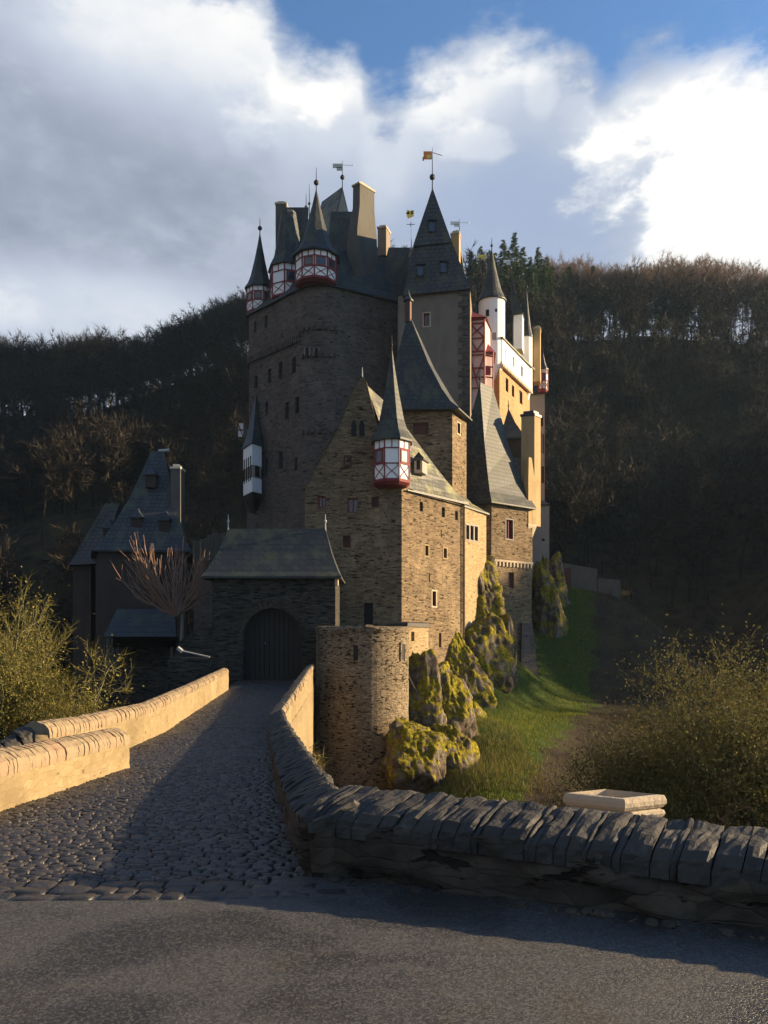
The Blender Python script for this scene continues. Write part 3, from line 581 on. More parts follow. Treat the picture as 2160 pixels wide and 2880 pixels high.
hip(q2, [(8.5, 60.9), (12.4, 63.9), (9.5, 67.9), (4.7, 63.3)], qz, [(X(1350, 63.5), 63.5), (X(1386, 64.9), 64.9)], Z(1075, 63.5), 'slate', .2, .55)
finial(q2, (X(1350, 63.5), 63.5, Z(1080, 63.5)), 1.2, .12); m = MB(); m.bar((8.5, 61.1, 12.4), (8.35, 61.0, -1), .06, 6); m.build('downpipe', 'iron', q2)
m = MB(); m.loft([[(X(1468, 63)+a, 63+b_, -6) for a, b_ in ((-.3, -.6), (1.9, .2), (1.6, 1.4), (-.3, 1.2))], [(X(1468, 63)+a, 63+b_, Z(1752, 63)) for a, b_ in ((0, 0), (.95, .5), (.8, 1.3), (0, 1.2))]]); m.build('buttress', 'dark_rubble', q2)
# ---- link wall with the three-light window
lk = thing('link_building', 'narrow sunlit wall with a three light window between house and pyramid tower', 'building', (7, 59, 0))
LP = [(5.95, 56.6), (7.95, 59.9), (7.4, 62.5), (4.5, 60.0)]; lz = Z(1432, 58)
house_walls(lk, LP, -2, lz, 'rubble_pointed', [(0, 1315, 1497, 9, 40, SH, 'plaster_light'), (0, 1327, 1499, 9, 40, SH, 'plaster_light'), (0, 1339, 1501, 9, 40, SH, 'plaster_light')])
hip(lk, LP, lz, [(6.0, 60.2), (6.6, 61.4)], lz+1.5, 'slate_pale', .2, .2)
# ---- great tower
T = thing('great_tower', 'huge dark rubble tower block with rounded corner and turreted roof above the gatehouse', 'tower', (-6, 75, 0))
tl, tr = (-13.1, 74.7), (1.3, 72.0)
arcT = [(-5.6+3.0*math.cos(math.radians(a)), 71.4+3.0*math.sin(math.radians(a))) for a in (-128, -118, -108, -98, -88, -78, -68, -62)]
TPL = [tl, (-9.6, 71.3)]+arcT+[tr, (1.5, 84), (-12.6, 86)]
tz = 33.2; tcn = (-5.5, 77)
def tring(z, off): return [(x+(x-tcn[0])/math.hypot(x-tcn[0], y-tcn[1])*off, y+(y-tcn[1])/math.hypot(x-tcn[0], y-tcn[1])*off) for x, y in TPL]
wins_left = [(0, 748+0, 905, 8, 34), (0, 718, 918, 7, 30), (0, 720, 1075, 9, 34), (0, 758, 1057, 10, 40), (0, 789, 1040, 10, 42), (0, 827, 1027, 11, 44), (1, 836, 1140, 11, 46), (0, 807, 1155, 11, 46), (0, 789, 1295, 12, 48), (0, 748, 1310, 9, 48), (0, 750, 1150, 8, 36), (1, 832, 1305, 8, 36), (0, 790, 1398, 7, 26), (0, 742, 1428, 6, 22), (0, 710, 1435, 6, 20), (0, 826, 1422, 7, 28)]
RR = tring(0, .0)
ops = [( 0 if w_[0] == 0 else 0, w_[1], w_[2], w_[3], w_[4], SL, 'dark_rubble' if i in (4, 5, 6, 7) else None) for i, w_ in enumerate(wins_left) if w_[1] < 850]
# all of them on the long left face
A9, B9 = tl, (-7.45, 69.04)
TPL2 = [tl, B9]+arcT[1:]+[tr, (1.5, 84), (-12.6, 86)]
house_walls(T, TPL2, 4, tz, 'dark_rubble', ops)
m = MB(); a2 = inset(TPL2, tcn, 1.003)
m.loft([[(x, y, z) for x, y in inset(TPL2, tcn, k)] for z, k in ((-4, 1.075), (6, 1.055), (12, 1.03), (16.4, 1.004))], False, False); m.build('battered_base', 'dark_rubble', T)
# corbel band with small arches
m = MB(); A2, e2, n2_ = frame_of(tl, B9, tcn); L2 = math.hypot(B9[0]-tl[0], B9[1]-tl[1]); zb = Z(972, 72.5)
def zcb(u): return 28.9
for k in range(26): m.obox(A2+e2*(L2*(k+.5)/26)-n2_*.12+Vector((0, 0, 28.7)), e2*.09, n2_*.12, (0, 0, .3))
m.obox(A2+e2*L2/2-n2_*.1+Vector((0, 0, 29.15)), e2*L2/2, n2_*.14, (0, 0, .16)); m.build('corbel_band', 'dark_rubble', T)
for i in range(len(arcT)-1):
    a, c = Vector((*arcT[i], 0)), Vector((*arcT[i+1], 0)); mid = (a+c)/2; nn = (mid-Vector((-5.6, 71.4, 0))).normalized()
    for z in (29.4, 27.0, 20.2): m = MB(); m.obox(mid+nn*.1+Vector((0, 0, z)), (c-a)*.2, nn*.15, (0, 0, .22)); m.build('corbel_stone', 'dark_rubble', T)
for px, py in ((864, 990), (890, 992)):
    mm = MB(); k = (px-CX)/F; y_ = 68.42; p = Vector((k*y_, y_-.02, Z(py, y_))); mm.obox(p, (.16, 0, 0), (0, .06, 0), (0, 0, .34)); wv = mm.build('window', 'void', T)
    mm = MB(); [mm.obox(p+Vector((s_*.22, 0, 0)), (.06, 0, 0), (0, .1, 0), (0, 0, .38)) for s_ in (-1, 1)]; mm.build('surround', 'plaster_tan', wv)
# roof of the great tower
ro = MB(); ring0 = [(x, y) for x, y in inset(TPL2, tcn, 1.035)]
c1 = (-4.6, 76.5)
ro.loft([[(x, y, z) for x, y in ring0] for z in (tz-.15, tz)]+[[(x*(1-k)+c1[0]*k+max(0, (x-c1[0]))*ex*.0, y*(1-k)+c1[1]*k, z) for x, y in ring0] for k, z, ex in ((.12, 34.2, 0), (.36, 38.0, 0))]); ro.build('roof', 'slate', T)
def steep(parent, pl, z0, top, z1, mat='slate', nm='roof'):
    m = MB(); m.loft([[(x, y, z0) for x, y in pl], [(x, y, z1) for x, y in top]]); return m.build(nm, mat, parent)
steep(T, [(X(905, 73), 73), (X(1010, 73), 73), (X(1020, 80), 80), (X(890, 80), 80)], 33.3, [(X(930, 76), 76), (X(990, 76), 76), (X(990, 77.5), 77.5), (X(930, 77.5), 77.5)], Z(595, 76), nm='roof_block')
lkr = steep(T, [(X(1040, 72.5), 72.5), (1.9, 73.0), (2.6, 79), (-2.5, 79)], 33.2, [(X(1060, 75.5), 75.5), (X(1165, 75.5), 75.5), (X(1165, 76.2), 76.2), (X(1060, 76.2), 76.2)], Z(696, 75.5), nm='roof_wing')
# gable roof behind
gm = MB(); ga, gb = Vector((X(963, 80), 80, Z(525, 80))), Vector((X(905, 84), 84, Z(578, 84)+.4))
gl_, gr_ = Vector((X(915, 80), 80, 41)), Vector((X(1012, 80), 80, 41)); gbl, gbr = Vector((X(850, 84), 84, 41)), Vector((X(1000, 84), 84, 41))
gm.poly([gl_, ga, gb, gbl]); gm.poly([gr_, ga, gb, gbr]); gm.build('upper_roof', 'slate_pale', T)
gm = MB(); gm.loft([[gl_+Vector((.1, .05+q, 0)), gr_+Vector((-.1, .05+q, 0)), ga+Vector((0, .05+q, -.25))] for q in (0, .3)]); gm.build('gable', 'plaster_light', T)
finial(T, (ga.x, ga.y, ga.z), 2.7, .24, bz=.36, vane=('vane_pale', 1.0, .9, 1))
# small finials on the ridges
for px, py, d, hh in ((861, 583, 76, .9), (870, 582, 78, 1.8)): finial(T, (X(px, d), d, Z(py+20, d)), hh+1.2, .15)
# left roof block and bay
steep(T, [(X(770, 73.4), 73.4), (X(862, 71.2), 71.2), (X(875, 79), 79), (X(770, 79), 79)], Z(765, 73), [(X(803, 75), 75), (X(868, 75), 75), (X(866, 76.5), 76.5), (X(803, 76.5), 76.5)], Z(583, 75), nm='roof_block')
timber_turret(T, X(812, 73.0), 72.9, 1.75, 8, Z(838, 72), Z(748, 72), 0, a0=PI/8+.3, windows=(3, 5), spire=False)
m = MB(); m.loft([[(x, y, z) for x, y in circ(X(812, 73), 72.9, r, 8, PI/8+.3)] for r, z in ((2.0, Z(748, 72)-.1), (2.0, Z(748, 72)), (1.45, Z(715, 72)), (1.0, Z(640, 72)), (.7, Z(600, 73)))]); m.build('bay_roof', 'slate', T)
timber_turret(T, X(889, 68.7), 68.9, 1.86, 10, Z(784, 67.5), Z(700, 67.2), Z(535, 68.8), a0=PI/10, windows=(6, 7, 8), fin=2.1, ball=.24)
timber_turret(T, X(731, 75.3), 75.3, 1.28, 8, Z(882, 75), Z(806, 74.6), Z(658, 75.3), a0=PI/8, windows=(3, 4, 5, 6), fin=1.6, ball=.22)
# chimneys
def sq(px0, px1, d, dep=1.2): return [(X(px0, d), d), (X(px1, d), d), (X(px1, d)+.05, d+dep), (X(px0, d)+.05, d+dep)]
chimney(T, sq(775, 805, 76.5), Z(760, 76), Z(566, 76), 'plaster_grey')
cb = (X(1032, 71.5), 71.6)
chimney(T, [(X(992, 71.5), 71.6), (X(1012, 71), 71.0), (X(1053, 72.3), 72.4), (X(1036, 73), 73.4)], 0, Z(516, 71), 'plaster_grey', taper=(cb, [(Z(808, 71), 1.5), (Z(700, 71), 1.42), (Z(640, 71), 1.32), (Z(575, 71), 1.0), (Z(516, 71), .98)]))
chimney(T, [(X(1062, 75), 75), (X(1086, 75), 74.8), (X(1098, 75), 76), (X(1075, 75), 76.4)], Z(720, 75), Z(643, 75), 'plaster_tan')
# gold weathercock rod on the wing roof
finial(T, (X(1157, 74.5), 74.5, Z(712, 74.5)), 3.3, .16, 'lead', bz=.12)
m = MB(); c = W(1153, 603, 74.5); m.obox(c, (.3, 0, .12), (0, .03, 0), (-.1, 0, .28)); m.obox(c+Vector((-.18, 0, .2)), (.12, 0, 0), (0, .03, 0), (0, 0, .2)); m.obox(c+Vector((.25, 0, .2)), (.14, 0, .05), (0, .03, 0), (0, 0, .18)); m.build('weathercock', 'gilt', T)
m = MB(); c = W(1155, 631, 74.5); m.bar(c-Vector((.4, 0, 0)), c+Vector((.4, 0, 0)), .03); m.bar(c-Vector((0, .4, 0)), c+Vector((0, .4, 0)), .03); m.build('crossbar', 'iron', T)
# white oriel tower on the left face
o = thing('white_oriel', 'slim white oriel with pointed slate roof high on the left of the great tower', 'oriel', (-17, 72, 10))
op_ = [(X(676, 72), 73.5), (X(709, 71.3), 71.3), (X(736, 72.4), 72.4), (X(730, 75.5), 76)]
def oz(py): return Z(py, 71.8)
m = MB()
m.prism(op_, oz(1385), oz(1345)); m.prism(op_, oz(1310), oz(1248)); m.build('wall', 'plaster_white', o)
m = MB(); oi = inset(op_, (X(708, 73), 73.4), .93); m.prism(oi, oz(1345), oz(1310)); m.build('window_band', 'stone_trim', o)
for k in range(4):
    s_ = (k+.5)/4; p = Vector((*op_[0], 0)).lerp(Vector((*op_[1], 0)), s_); p = p+(Vector((X(708, 73), 73.4, 0))-p)*.045; p.z = oz(1318); e4 = (Vector((*op_[1], 0))-Vector((*op_[0], 0))).normalized()
    m = MB(); m.obox(p, e4*.13, Vector((e4.y, -e4.x, 0))*.05, (0, 0, 1.15)); m.build('window', 'void', o)
p = Vector((*op_[1], 0)).lerp(Vector((*op_[2], 0)), .55); p.z = oz(1325); m = MB(); m.obox(p-Vector((0, .02, 0)), Vector((.16, .2, 0)), (.03, -.03, 0), (0, 0, .5)); m.build('window', 'void', o)
m = MB(); m.loft([[(x, y, z) for x, y in inset(op_, (X(715, 74), 75), k)] for k, z in ((.15, oz(1450)), (.5, oz(1425)), (.85, oz(1400)), (.97, oz(1385)))]); m.build('corbel', 'wall_stone', o)
hip(o, op_, oz(1248), [(X(722, 74), 73.6)], Z(1105, 73.6), 'slate_blue', .12, .55)
m = MB(); m.prism(rect(668, 684, 80, 83), Z(1230, 80), Z(1188, 80)); ob_ = m.build('half_timber_bay', 'plaster_white', o); m = MB(); c0, c1_ = W(668, 1230, 79.95), W(684, 1188, 79.95)
for a, b_ in ((c0, (c1_.x, c0.y, c0.z)), ((c0.x, c0.y, c1_.z), c1_), ((c0.x, c0.y, c1_.z), (c1_.x, c0.y, c0.z)), (c0, (c0.x, c0.y, c1_.z)), ((c0.x, c0.y, (c0.z+c1_.z)/2), (c1_.x, c0.y, (c0.z+c1_.z)/2))): m.bar(a, b_, .06)
m.build('timber_frame', 'shutter_brown', ob_)
# ---- slate clad tower
S = thing('slate_clad_tower', 'plastered tower with tall slate hung gable and orange weathervane', 'tower', (5, 70, 0))
SA, SB = (X(1120, 67.5), 67.5), (7.37, 66.0); SP = [SA, SB, (9.05, 77), (1.2, 78)]
house_walls(S, SP, 8, 31.8, 'plaster_tan', [(0, 1200, 899, 17, 36, GL, 'stone_trim')])
m = MB(); e5 = (Vector((*SB, 0))-Vector((*SA, 0))).normalized()
for k in range(44):
    wd_ = .5 if k % 2 else .34; z = 10+k*.5; q = Vector((*SB, z)); m.obox(q-e5*wd_-Vector((0, .03, 0)), e5*wd_, (0, .05, 0), (0, 0, .235))
m.build('quoins', 'dark_rubble', S)
A0, A1 = Vector((X(1135, 67.2), 66.9, 31.6)), Vector((X(1323, 65.7), 65.7, 31.6)); K0, K1 = Vector((X(1163, 66.6), 66.6, Z(692, 66.6))), Vector((X(1271, 66.2), 66.2, Z(680, 66.2))); AP = Vector((X(1216, 66.4), 66.4, Z(530, 66.4)))
m = MB(); m.poly([A0, A1, K1, K0]); off = Vector((-.02, -.16, -.1)); m.poly([K0+off, K1+off, AP+Vector((0, -.12, 0))]); m.poly([K0, K1, K1+off, K0+off])
RB = Vector((X(1172, 72), 74.5, AP.z)); back = Vector((-1.2, 9.5, 0))
m.poly([A0, K0, K0+back, A0+back*.9]); m.poly([K0, AP, RB, K0+back]); m.poly([A1, K1, K1+back+Vector((1.4, 0, 0)), A1+Vector((.9, 10, 0))]); m.poly([K1, AP, RB, K1+back+Vector((1.4, 0, 0))]); m.poly([A0+back*.9, K0+back, RB, K1+back+Vector((1.4, 0, 0)), A1+Vector((.9, 10, 0))])
m.build('slate_gable_roof', 'slate_blue', S)
for px, py, s_ in ((1215, 638, .3), (1182, 762, .27), (1247, 753, .27)):
    c = W(px, py, 66.3); c.y -= .12; m = MB(); m.obox(c, (s_, 0, 0), (0, .12, 0), (0, 0, .06)); 
    m = MB(); [m.obox(c+Vector((q*s_, 0, 0)), (.05, 0, 0), (0, .1, 0), (0, 0, .5)) for q in (-1, 1)]; m.obox(c+Vector((0, -.05, .5)), (s_+.12, 0, 0), (0, .2, .03), (0, 0, .06)); wv = m.build('window', 'iron', S)
    m = MB(); m.obox(c, (s_-.05, 0, 0), (0, .04, 0), (0, 0, .46)); m.build('pane', 'pane', wv)
finial(S, AP+Vector((0, 0, -.1)), 3.6, .25, bz=.3)
m = MB(); c = W(1203, 437, 66.4); m.obox(c, (.36, 0, 0), (0, .02, 0), (0, 0, .34)); m.obox(c+Vector((-.38, 0, -.3)), (.07, 0, 0), (0, .02, 0), (0, 0, .16)); m.bar(c+Vector((.4, 0, .25)), c+Vector((1.25, 0, -.02)), .03); vn = m.build('weathervane', 'vane_orange', S)
m = MB(); m.obox(c+Vector((.08, -.03, -.12)), (.16, 0, .08), (0, .02, 0), (-.06, 0, .14)); m.build('shield', 'gilt', vn)
chimney(S, [(X(1268, 70), 70), (X(1290, 70), 69.6), (X(1297, 70), 70.6), (X(1276, 70), 71.2)], Z(815, 70), Z(661, 70), 'plaster_yellow')
finial(S, (X(1292, 70.2), 70.3, Z(661, 70)), 1.6, .05, vane=('vane_white', .8, .6, 1))
# ---- white and orange range on the right
R = thing('white_range', 'sunlit white and orange castle wing with turrets on the right side', 'castle wing', (12, 78, 5))
RA, RB_ = (X(1413, 74), 74.0), (X(1497, 82.5), 82.5)
def zr(py): return Z(py, 75)
wtop, wbot = 30.7, Z(1035, 75)
RPl = [RA, RB_, (10.5, 88), (7.5, 80)]
house_walls(R, RPl, wbot, wtop, 'plaster_white', [(0, 1422, 995, 5, 30, SL), (0, 1445, 1018, 5, 30, SL), (0, 1468, 1045, 6, 30, SL)], name='upper_wall')
RPi = [(RA[0]-.25, RA[1]+.15), (RB_[0]-.25, RB_[1]+.15), (10.5, 87.8), (7.8, 80)]
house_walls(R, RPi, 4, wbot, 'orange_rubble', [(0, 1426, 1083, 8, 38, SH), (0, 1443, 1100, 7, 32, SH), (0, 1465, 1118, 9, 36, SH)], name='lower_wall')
m = MB(); A7, e7, n7 = frame_of(RA, RB_, (8, 80)); L7 = math.hypot(RB_[0]-RA[0], RB_[1]-RA[1])
for k in range(22): m.obox(A7+e7*(L7*(k+.5)/22)+n7*.05+Vector((0, 0, wbot-.02)), e7*.13, n7*.13, (0, 0, .16))
m.build('corbels', 'stone_trim', R)
hip(R, RPl, wtop, [(9.6, 79), (11.5, 86)], wtop+2.6, 'slate_pale', .25, .2)
def round_turret(parent, px, rpx, d, pt, pb, pap, vane=None, n=20, fin=1.2, mat='plaster_white'):
    cx, r = X(px, d), rpx/F*d; m = MB(); m.loft([[(x, y, z) for x, y in circ(cx, d, rr, n)] for rr, z in ((r*.3, Z(pb, d)-1.6), (r*.95, Z(pb, d)-.3), (r, Z(pb, d)), (r, Z(pt, d)))]); b = m.build('turret', mat, parent, smooth=False)
    cone(b, cx, d, r, Z(pt, d), Z(pap, d), n, 'slate', flare=1.12); finial(b, (cx, d, Z(pap, d)), fin, .14, vane=vane); return b
rt = round_turret(R, 1383, 37, 75, 848, 1025, 703)
for px, py, w__, h__ in ((1371, 880, .15, .3), (1395, 873, .1, .15), (1390, 946, .2, .35)):
    m = MB(); c = W(px, py, 75-1.28*math.cos(math.asin((px-1383)/38))); m.obox(c, (w__, 0, 0), (0, .05, 0), (0, 0, h__)); m.build('window', 'void' if py < 900 else 'plaster_light', rt)
# square turret
sqp = [(X(1442, 79), 78.3), (X(1464, 79), 78.0), (X(1476, 79), 79.6), (X(1450, 79), 80.6)]
m = MB(); m.prism(sqp, Z(990, 79), Z(892, 79)); q = m.build('turret', 'plaster_white', R); hip(q, sqp, Z(892, 79), [(X(1437, 79), 79.3)], Z(762, 79), 'slate', .12, .4, name='spire')
finial(q, (X(1437, 79), 79.3, Z(765, 79)), 1.6, .12, vane=('vane_white', .7, .6, 1))
round_turret(R, 1481, 16, 82.3, 948, 1085, 815, n=14, fin=.9)
finial(R, (X(1367, 76), 76, Z(770, 76)), 2.1, .06, vane=('gilt', .8, .6, 1))
chimney(R, [(X(1496, 84), 83.2), (X(1514, 84), 83.0), (X(1522, 84), 84.2), (X(1504, 84), 84.6)], Z(1080, 84), Z(934, 84), 'plaster_yellow')
m = MB(); l0, l1, l2, l3 = W(1297, 700, 80), W(1368, 785, 82), W(1362, 830, 79), W(1300, 720, 78)
m.loft([[(X(1290, 80), 80, 26), (X(1385, 80), 84, 26), (X(1372, 76), 76.5, 26), (X(1290, 76), 76, 26)], [(X(1290, 80), 80, Z(690, 80)), (X(1296, 80), 80.2, Z(690, 80)), (X(1296, 79), 79.5, Z(694, 79)), (X(1290, 79), 79.5, Z(694, 79))]]); m.build('steep_roof', 'slate_pale', R)
# pink half-timbered annex
pk = thing('pink_annex', 'narrow pink half-timbered house with red beams beside the plastered tower', 'house', (8.4, 69, 18))
pp = [(X(1318, 69), 69.2), (X(1363, 69), 69.0), (X(1385, 70), 71.5), (X(1318, 72), 73)]
m = MB(); m.prism(pp, Z(1150, 69), Z(896, 69)); m.build('wall', 'plaster_pink', pk)
pp2 = [(X(1364, 69.6), 69.6), (X(1388, 70), 70.0), (X(1394, 70), 72.2), (X(1364, 72), 72)]
m = MB(); m.prism(pp2, Z(1120, 69), Z(985, 69)); m.build('lower_bay', 'plaster_pink', pk)
m = MB(); yy = 68.95
def pb(px0, py0, px1, py1, r=.07): m.bar(W(px0, py0, yy), W(px1, py1, yy), r)
for y in (897, 908, 950, 987, 997, 1034, 1060, 1090): pb(1319, y+2, 1363, y)
for x in (1319, 1363): pb(x, 895, x, 1148)
for a in ((1321, 910, 1362, 949), (1321, 949, 1362, 910), (1321, 952, 1342, 986), (1362, 952, 1342, 986), (1321, 998, 1344, 1086), (1362, 998, 1340, 1060)): pb(*a)
m.build('timber_frame', 'timber_red', pk)
m = MB(); yy = 69.5
for y in (988, 1000, 1030, 1060): pb(1365, y, 1388, y+3)
pb(1387, 988, 1387, 1110); m.build('timber_frame', 'timber_red', pk)
m = MB(); yy = 69.45; c = W(1373, 1043, 69.5); m.obox(c, (.22, 0, 0), (0, .05, 0), (0, 0, .38)); m.build('window', 'timber_red', pk)
steep(pk, [(X(1314, 68.7), 68.7), (X(1368, 68.6), 68.6), (X(1392, 70), 71.9), (X(1316, 73), 73)], Z(896, 69), [(X(1316, 71), 70.5), (X(1320, 71), 70.5), (X(1320, 71), 72), (X(1316, 71), 72)], Z(868, 70), 'timber_red')
steep(pk, [(X(1364, 69.3), 69.3), (X(1393, 70), 69.6), (X(1402, 70), 72.4), (X(1364, 72), 72.4)], Z(985, 69), [(X(1364, 71), 70.5), (X(1368, 71), 70.5), (X(1368, 71), 71.8), (X(1364, 71), 71.8)], Z(958, 70), 'timber_red')
# far building
fb = thing('far_wing', 'tall grey castle wing with red shuttered windows at the far right', 'castle wing', (17, 87, 0))
FP = [(X(1485, 86), 86.5), (X(1532, 86), 86.0), (X(1537, 88), 92), (X(1480, 92), 92)]
house_walls(fb, FP, 2, Z(1105, 86), 'plaster_light', [(0, 1523, 1185, 9, 28, SL), (0, 1508, 1235, 8, 56, GL), (0, 1519, 1245, 8, 58, SH), (0, 1529, 1248, 7, 56, GL), (0, 1510, 1332, 9, 52, GL), (0, 1527, 1335, 9, 48, SH)])
hip(fb, FP, Z(1105, 86), [(X(1492, 88), 88), (X(1500, 90), 90)], Z(1062, 88), 'slate', .25, .2)
timber_turret(fb, X(1528, 85.4), 85.6, .52, 8, Z(1098, 85.5), Z(1038, 85.5), Z(990, 85.5), a0=PI/8, windows=(5, 6), fin=.7, ball=.06)
lb = thing('lower_grey_wing', 'low grey plastered block beneath the far castle wing on the rock', 'building', (16, 80, 0))
house_walls(lb, [(X(1490, 79), 79.4), (X(1545, 79), 79.0), (X(1547, 82), 84), (X(1490, 84), 84)], 4, Z(1418, 79), 'plaster_light', [(0, 1513, 1428+10, 6, 28, SL), (0, 1528, 1518, 8, 7, SL)])
hip(lb, [(X(1490, 79), 79.4), (X(1545, 79), 79.0), (X(1547, 82), 84), (X(1490, 84), 84)], Z(1418, 79), [(X(1505, 84), 84)], Z(1392, 84), 'slate', .15, .1)
# dark small roofed house and tall chimney stack
dk = thing('hooded_house', 'small dark slate hooded house wedged beside the tall yellow chimney', 'house', (10.5, 69, 8))
DP = [(X(1405, 68), 68.4), (X(1475, 68), 68.0), (X(1480, 71), 72), (X(1410, 71), 73)]
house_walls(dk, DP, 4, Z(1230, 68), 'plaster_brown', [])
hip(dk, DP, Z(1230, 68), [(X(1430, 70), 70)], Z(1148, 70), 'slate', .2, .3); finial(dk, (X(1430, 70), 70, Z(1150, 70)), .8, .09)
m = MB(); rr = []
DQ = [(X(1405, 65.6), 65.9), (X(1488, 65.6), 65.4), (X(1490, 67), 68), (X(1395, 67), 68.6)]
hip(dk, DQ, Z(1395, 65.6), [(X(1440, 67), 67), (X(1480, 67), 67)], Z(1286, 67), 'slate', .3, .1, name='hooded_roof'); m = MB(); m.prism(DQ, 4, Z(1395, 65.6)); m.build('lower_wall', 'plaster_brown', dk)
m = MB(); c = W(1445, 1312, 65.8); m.prism([(c.x-.22, c.y), (c.x+.22, c.y), (c.x+.22, c.y+1.2), (c.x-.22, c.y+1.2)], c.z-.28, c.z+.28); m.build('roof_light', 'lead', dk)
ck = thing('tall_chimney_stack', 'very tall pale yellow chimney stack rising beside the pyramid tower', 'chimney', (11.8, 64.6, 10))
d_ = 64.7
def CK(a, b_, c, e=.55): return [(X(a, d_), d_), (X(b_, d_), d_-.35), (X(c, d_), d_+.35), (X(a+(c-b_), d_), d_+.9)]
m = MB(); m.prism(CK(1466, 1501, 1523), Z(1480, d_), Z(1172, d_)); m.build('shaft', 'plaster_yellow', ck)
m = MB(); m.prism(inset(CK(1466, 1501, 1523), (X(1495, d_), d_+.2), 1.12), Z(1172, d_), Z(1168, d_)+.08); m.prism(inset(CK(1466, 1501, 1523), (X(1495, d_), d_+.2), .8), Z(1168, d_)+.082, Z(1160, d_)+.1); m.build('cap', 'iron', ck)
m = MB(); d_ = 64.1; pq = CK(1474, 1484, 1510); m.loft([[(x, y, z) for x, y in inset(pq, (X(1490, 64), 64.3), k)] for z, k in ((Z(1480, 64), 1.0), (Z(1350, 64), 1.0), (Z(1285, 64), .45))]); m.build('offset', 'plaster_yellow', ck)
m = MB(); m.loft([[(x, y, z) for x, y in inset(pq, (X(1490, 64), 64.6), k)] for z, k in ((Z(1520, 64), .35), (Z(1480, 64), 1.06), (Z(1474, 64), 1.08))]); m.build('corbel', 'stone_trim', ck)
# ---- left building below
L_ = thing('left_house', 'dark house with steep blue slate roof and dormers left of the gatehouse', 'house', (-20, 62, -4))
d_ = 60.0
LPn = [(X(275, d_), d_), (X(520, d_), d_+.4), (X(520, 68), 69), (X(255, 67), 68)]
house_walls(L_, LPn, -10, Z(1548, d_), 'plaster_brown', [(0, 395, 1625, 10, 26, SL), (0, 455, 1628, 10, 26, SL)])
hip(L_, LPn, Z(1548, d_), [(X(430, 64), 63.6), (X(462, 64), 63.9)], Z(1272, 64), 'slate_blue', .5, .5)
m = MB(); c0, = (W(240, 1640, 66),); m.prism([(X(205, 66), 66), (X(262, 66), 65.5), (X(262, 70), 71), (X(205, 70), 71)], -10, Z(1590, 66)); m.build('side_wing', 'plaster_brown', L_)
steep(L_, [(X(196, 65.6), 65.4), (X(300, 66), 64.4), (X(300, 70), 71), (X(200, 70), 71.5)], Z(1590, 66), [(X(305, 67), 66.2), (X(345, 67), 66.2), (X(345, 68), 68), (X(305, 68), 68)], Z(1420, 67), 'slate_blue', 'side_roof')
for px, py, d in ((391, 1470, 61.6), (468, 1476, 61.6), (430, 1350, 62.8), (312, 1500, 65)):
    m = MB(); c = W(px, py, d); m.prism([(c.x-.4, c.y-.7), (c.x+.4, c.y-.7), (c.x+.4, c.y+1), (c.x-.4, c.y+1)], c.z-.7, c.z+.35); dd = m.build('dormer', 'plaster_brown', L_); hip(dd, [(c.x-.45, c.y-.8), (c.x+.45, c.y-.8), (c.x+.45, c.y+1), (c.x-.45, c.y+1)], c.z+.35, [(c.x, c.y-.3), (c.x, c.y+1)], c.z+1.1, 'slate_blue', .08, .1)
chimney(L_, sq(480, 507, 62), Z(1500, 62), Z(1318, 62), 'plaster_grey', 'stone_cap'); m = MB(); 
m = MB(); m.bar(W(446, 1268, 64), W(476, 1266, 64), .12, 6); m.build('ridge_cap', 'lead', L_)
# open shed in front of it
sh = thing('open_shed', 'low open timber shed with pale beam left of the gate', 'shed', (-16.5, 52, -6))
d_ = 52.0
for px in (305, 318, 330, 484): m = MB(); m.bar(W(px, 1795, d_), W(px, 1880, d_), .12, 4); m.build('post', 'wood_grey', sh); m = MB(); c0, c1_ = W(320, 1805, d_), W(490, 1805, d_); m.box(c0.x, c1_.x, d_-.15, d_+.1, Z(1820, d_), Z(1793, d_)); m.build('beam', 'plaster_light', sh)
steep(sh, [(X(296, d_), d_-.4), (X(500, d_), d_-.4), (X(500, 56), 56), (X(296, 56), 56)], Z(1790, d_), [(X(330, 55), 55), (X(490, 55), 55), (X(490, 55), 55.3), (X(330, 55), 55.3)], Z(1712, 55), 'slate')
m = MB(); m.box(X(290, d_), X(500, d_), d_+2.2, d_+4, -10, Z(1792, d_)); m.box(X(240, d_), X(500, d_), d_-.3, d_+2.2, -10, Z(1878, d_)); m.build('base_wall', 'gate_rubble', sh)
# curtain wall left of the gatehouse and fence
cw = thing('curtain_wall', 'low dark curved curtain wall joining the left of the gatehouse', 'wall', (-12, 45.5, -3))
m = MB(); cp = [(X(490, 44), 44.0, Z(1838, 44)), (X(505, 44.5), 44.4, Z(1805, 44)), (X(540, 45), 45.0, Z(1780, 45)), (X(600, 45), 45.2, Z(1760, 45))]
for a, b_ in zip(cp, cp[1:]): m.loft([[(a[0], a[1], -8), (b_[0], b_[1], -8), (b_[0], b_[1]+.6, -8), (a[0], a[1]+.6, -8)], [(a[0], a[1], a[2]), (b_[0], b_[1], b_[2]), (b_[0], b_[1]+.6, b_[2]), (a[0], a[1]+.6, a[2])]])
m.build('wall', 'gate_rubble', cw)
m = MB(); m.bar(W(500, 1828, 43.3), W(590, 1848, 43.2), .045, 5); m.bar(W(500, 1822, 43.3), W(512, 1832, 43.3), .12, 6); m.build('handrail', 'lead', cw)
m = MB(); m.box(X(483, 43.8), X(600, 43.8), 43.0, 44.0, -8, Z(1850, 43.4)); m.build('lower_ledge', 'gate_rubble', cw)
fe = thing('paling_fence', 'weathered grey wooden palings behind the gatehouse', 'fence', (-13.5, 56, 4))
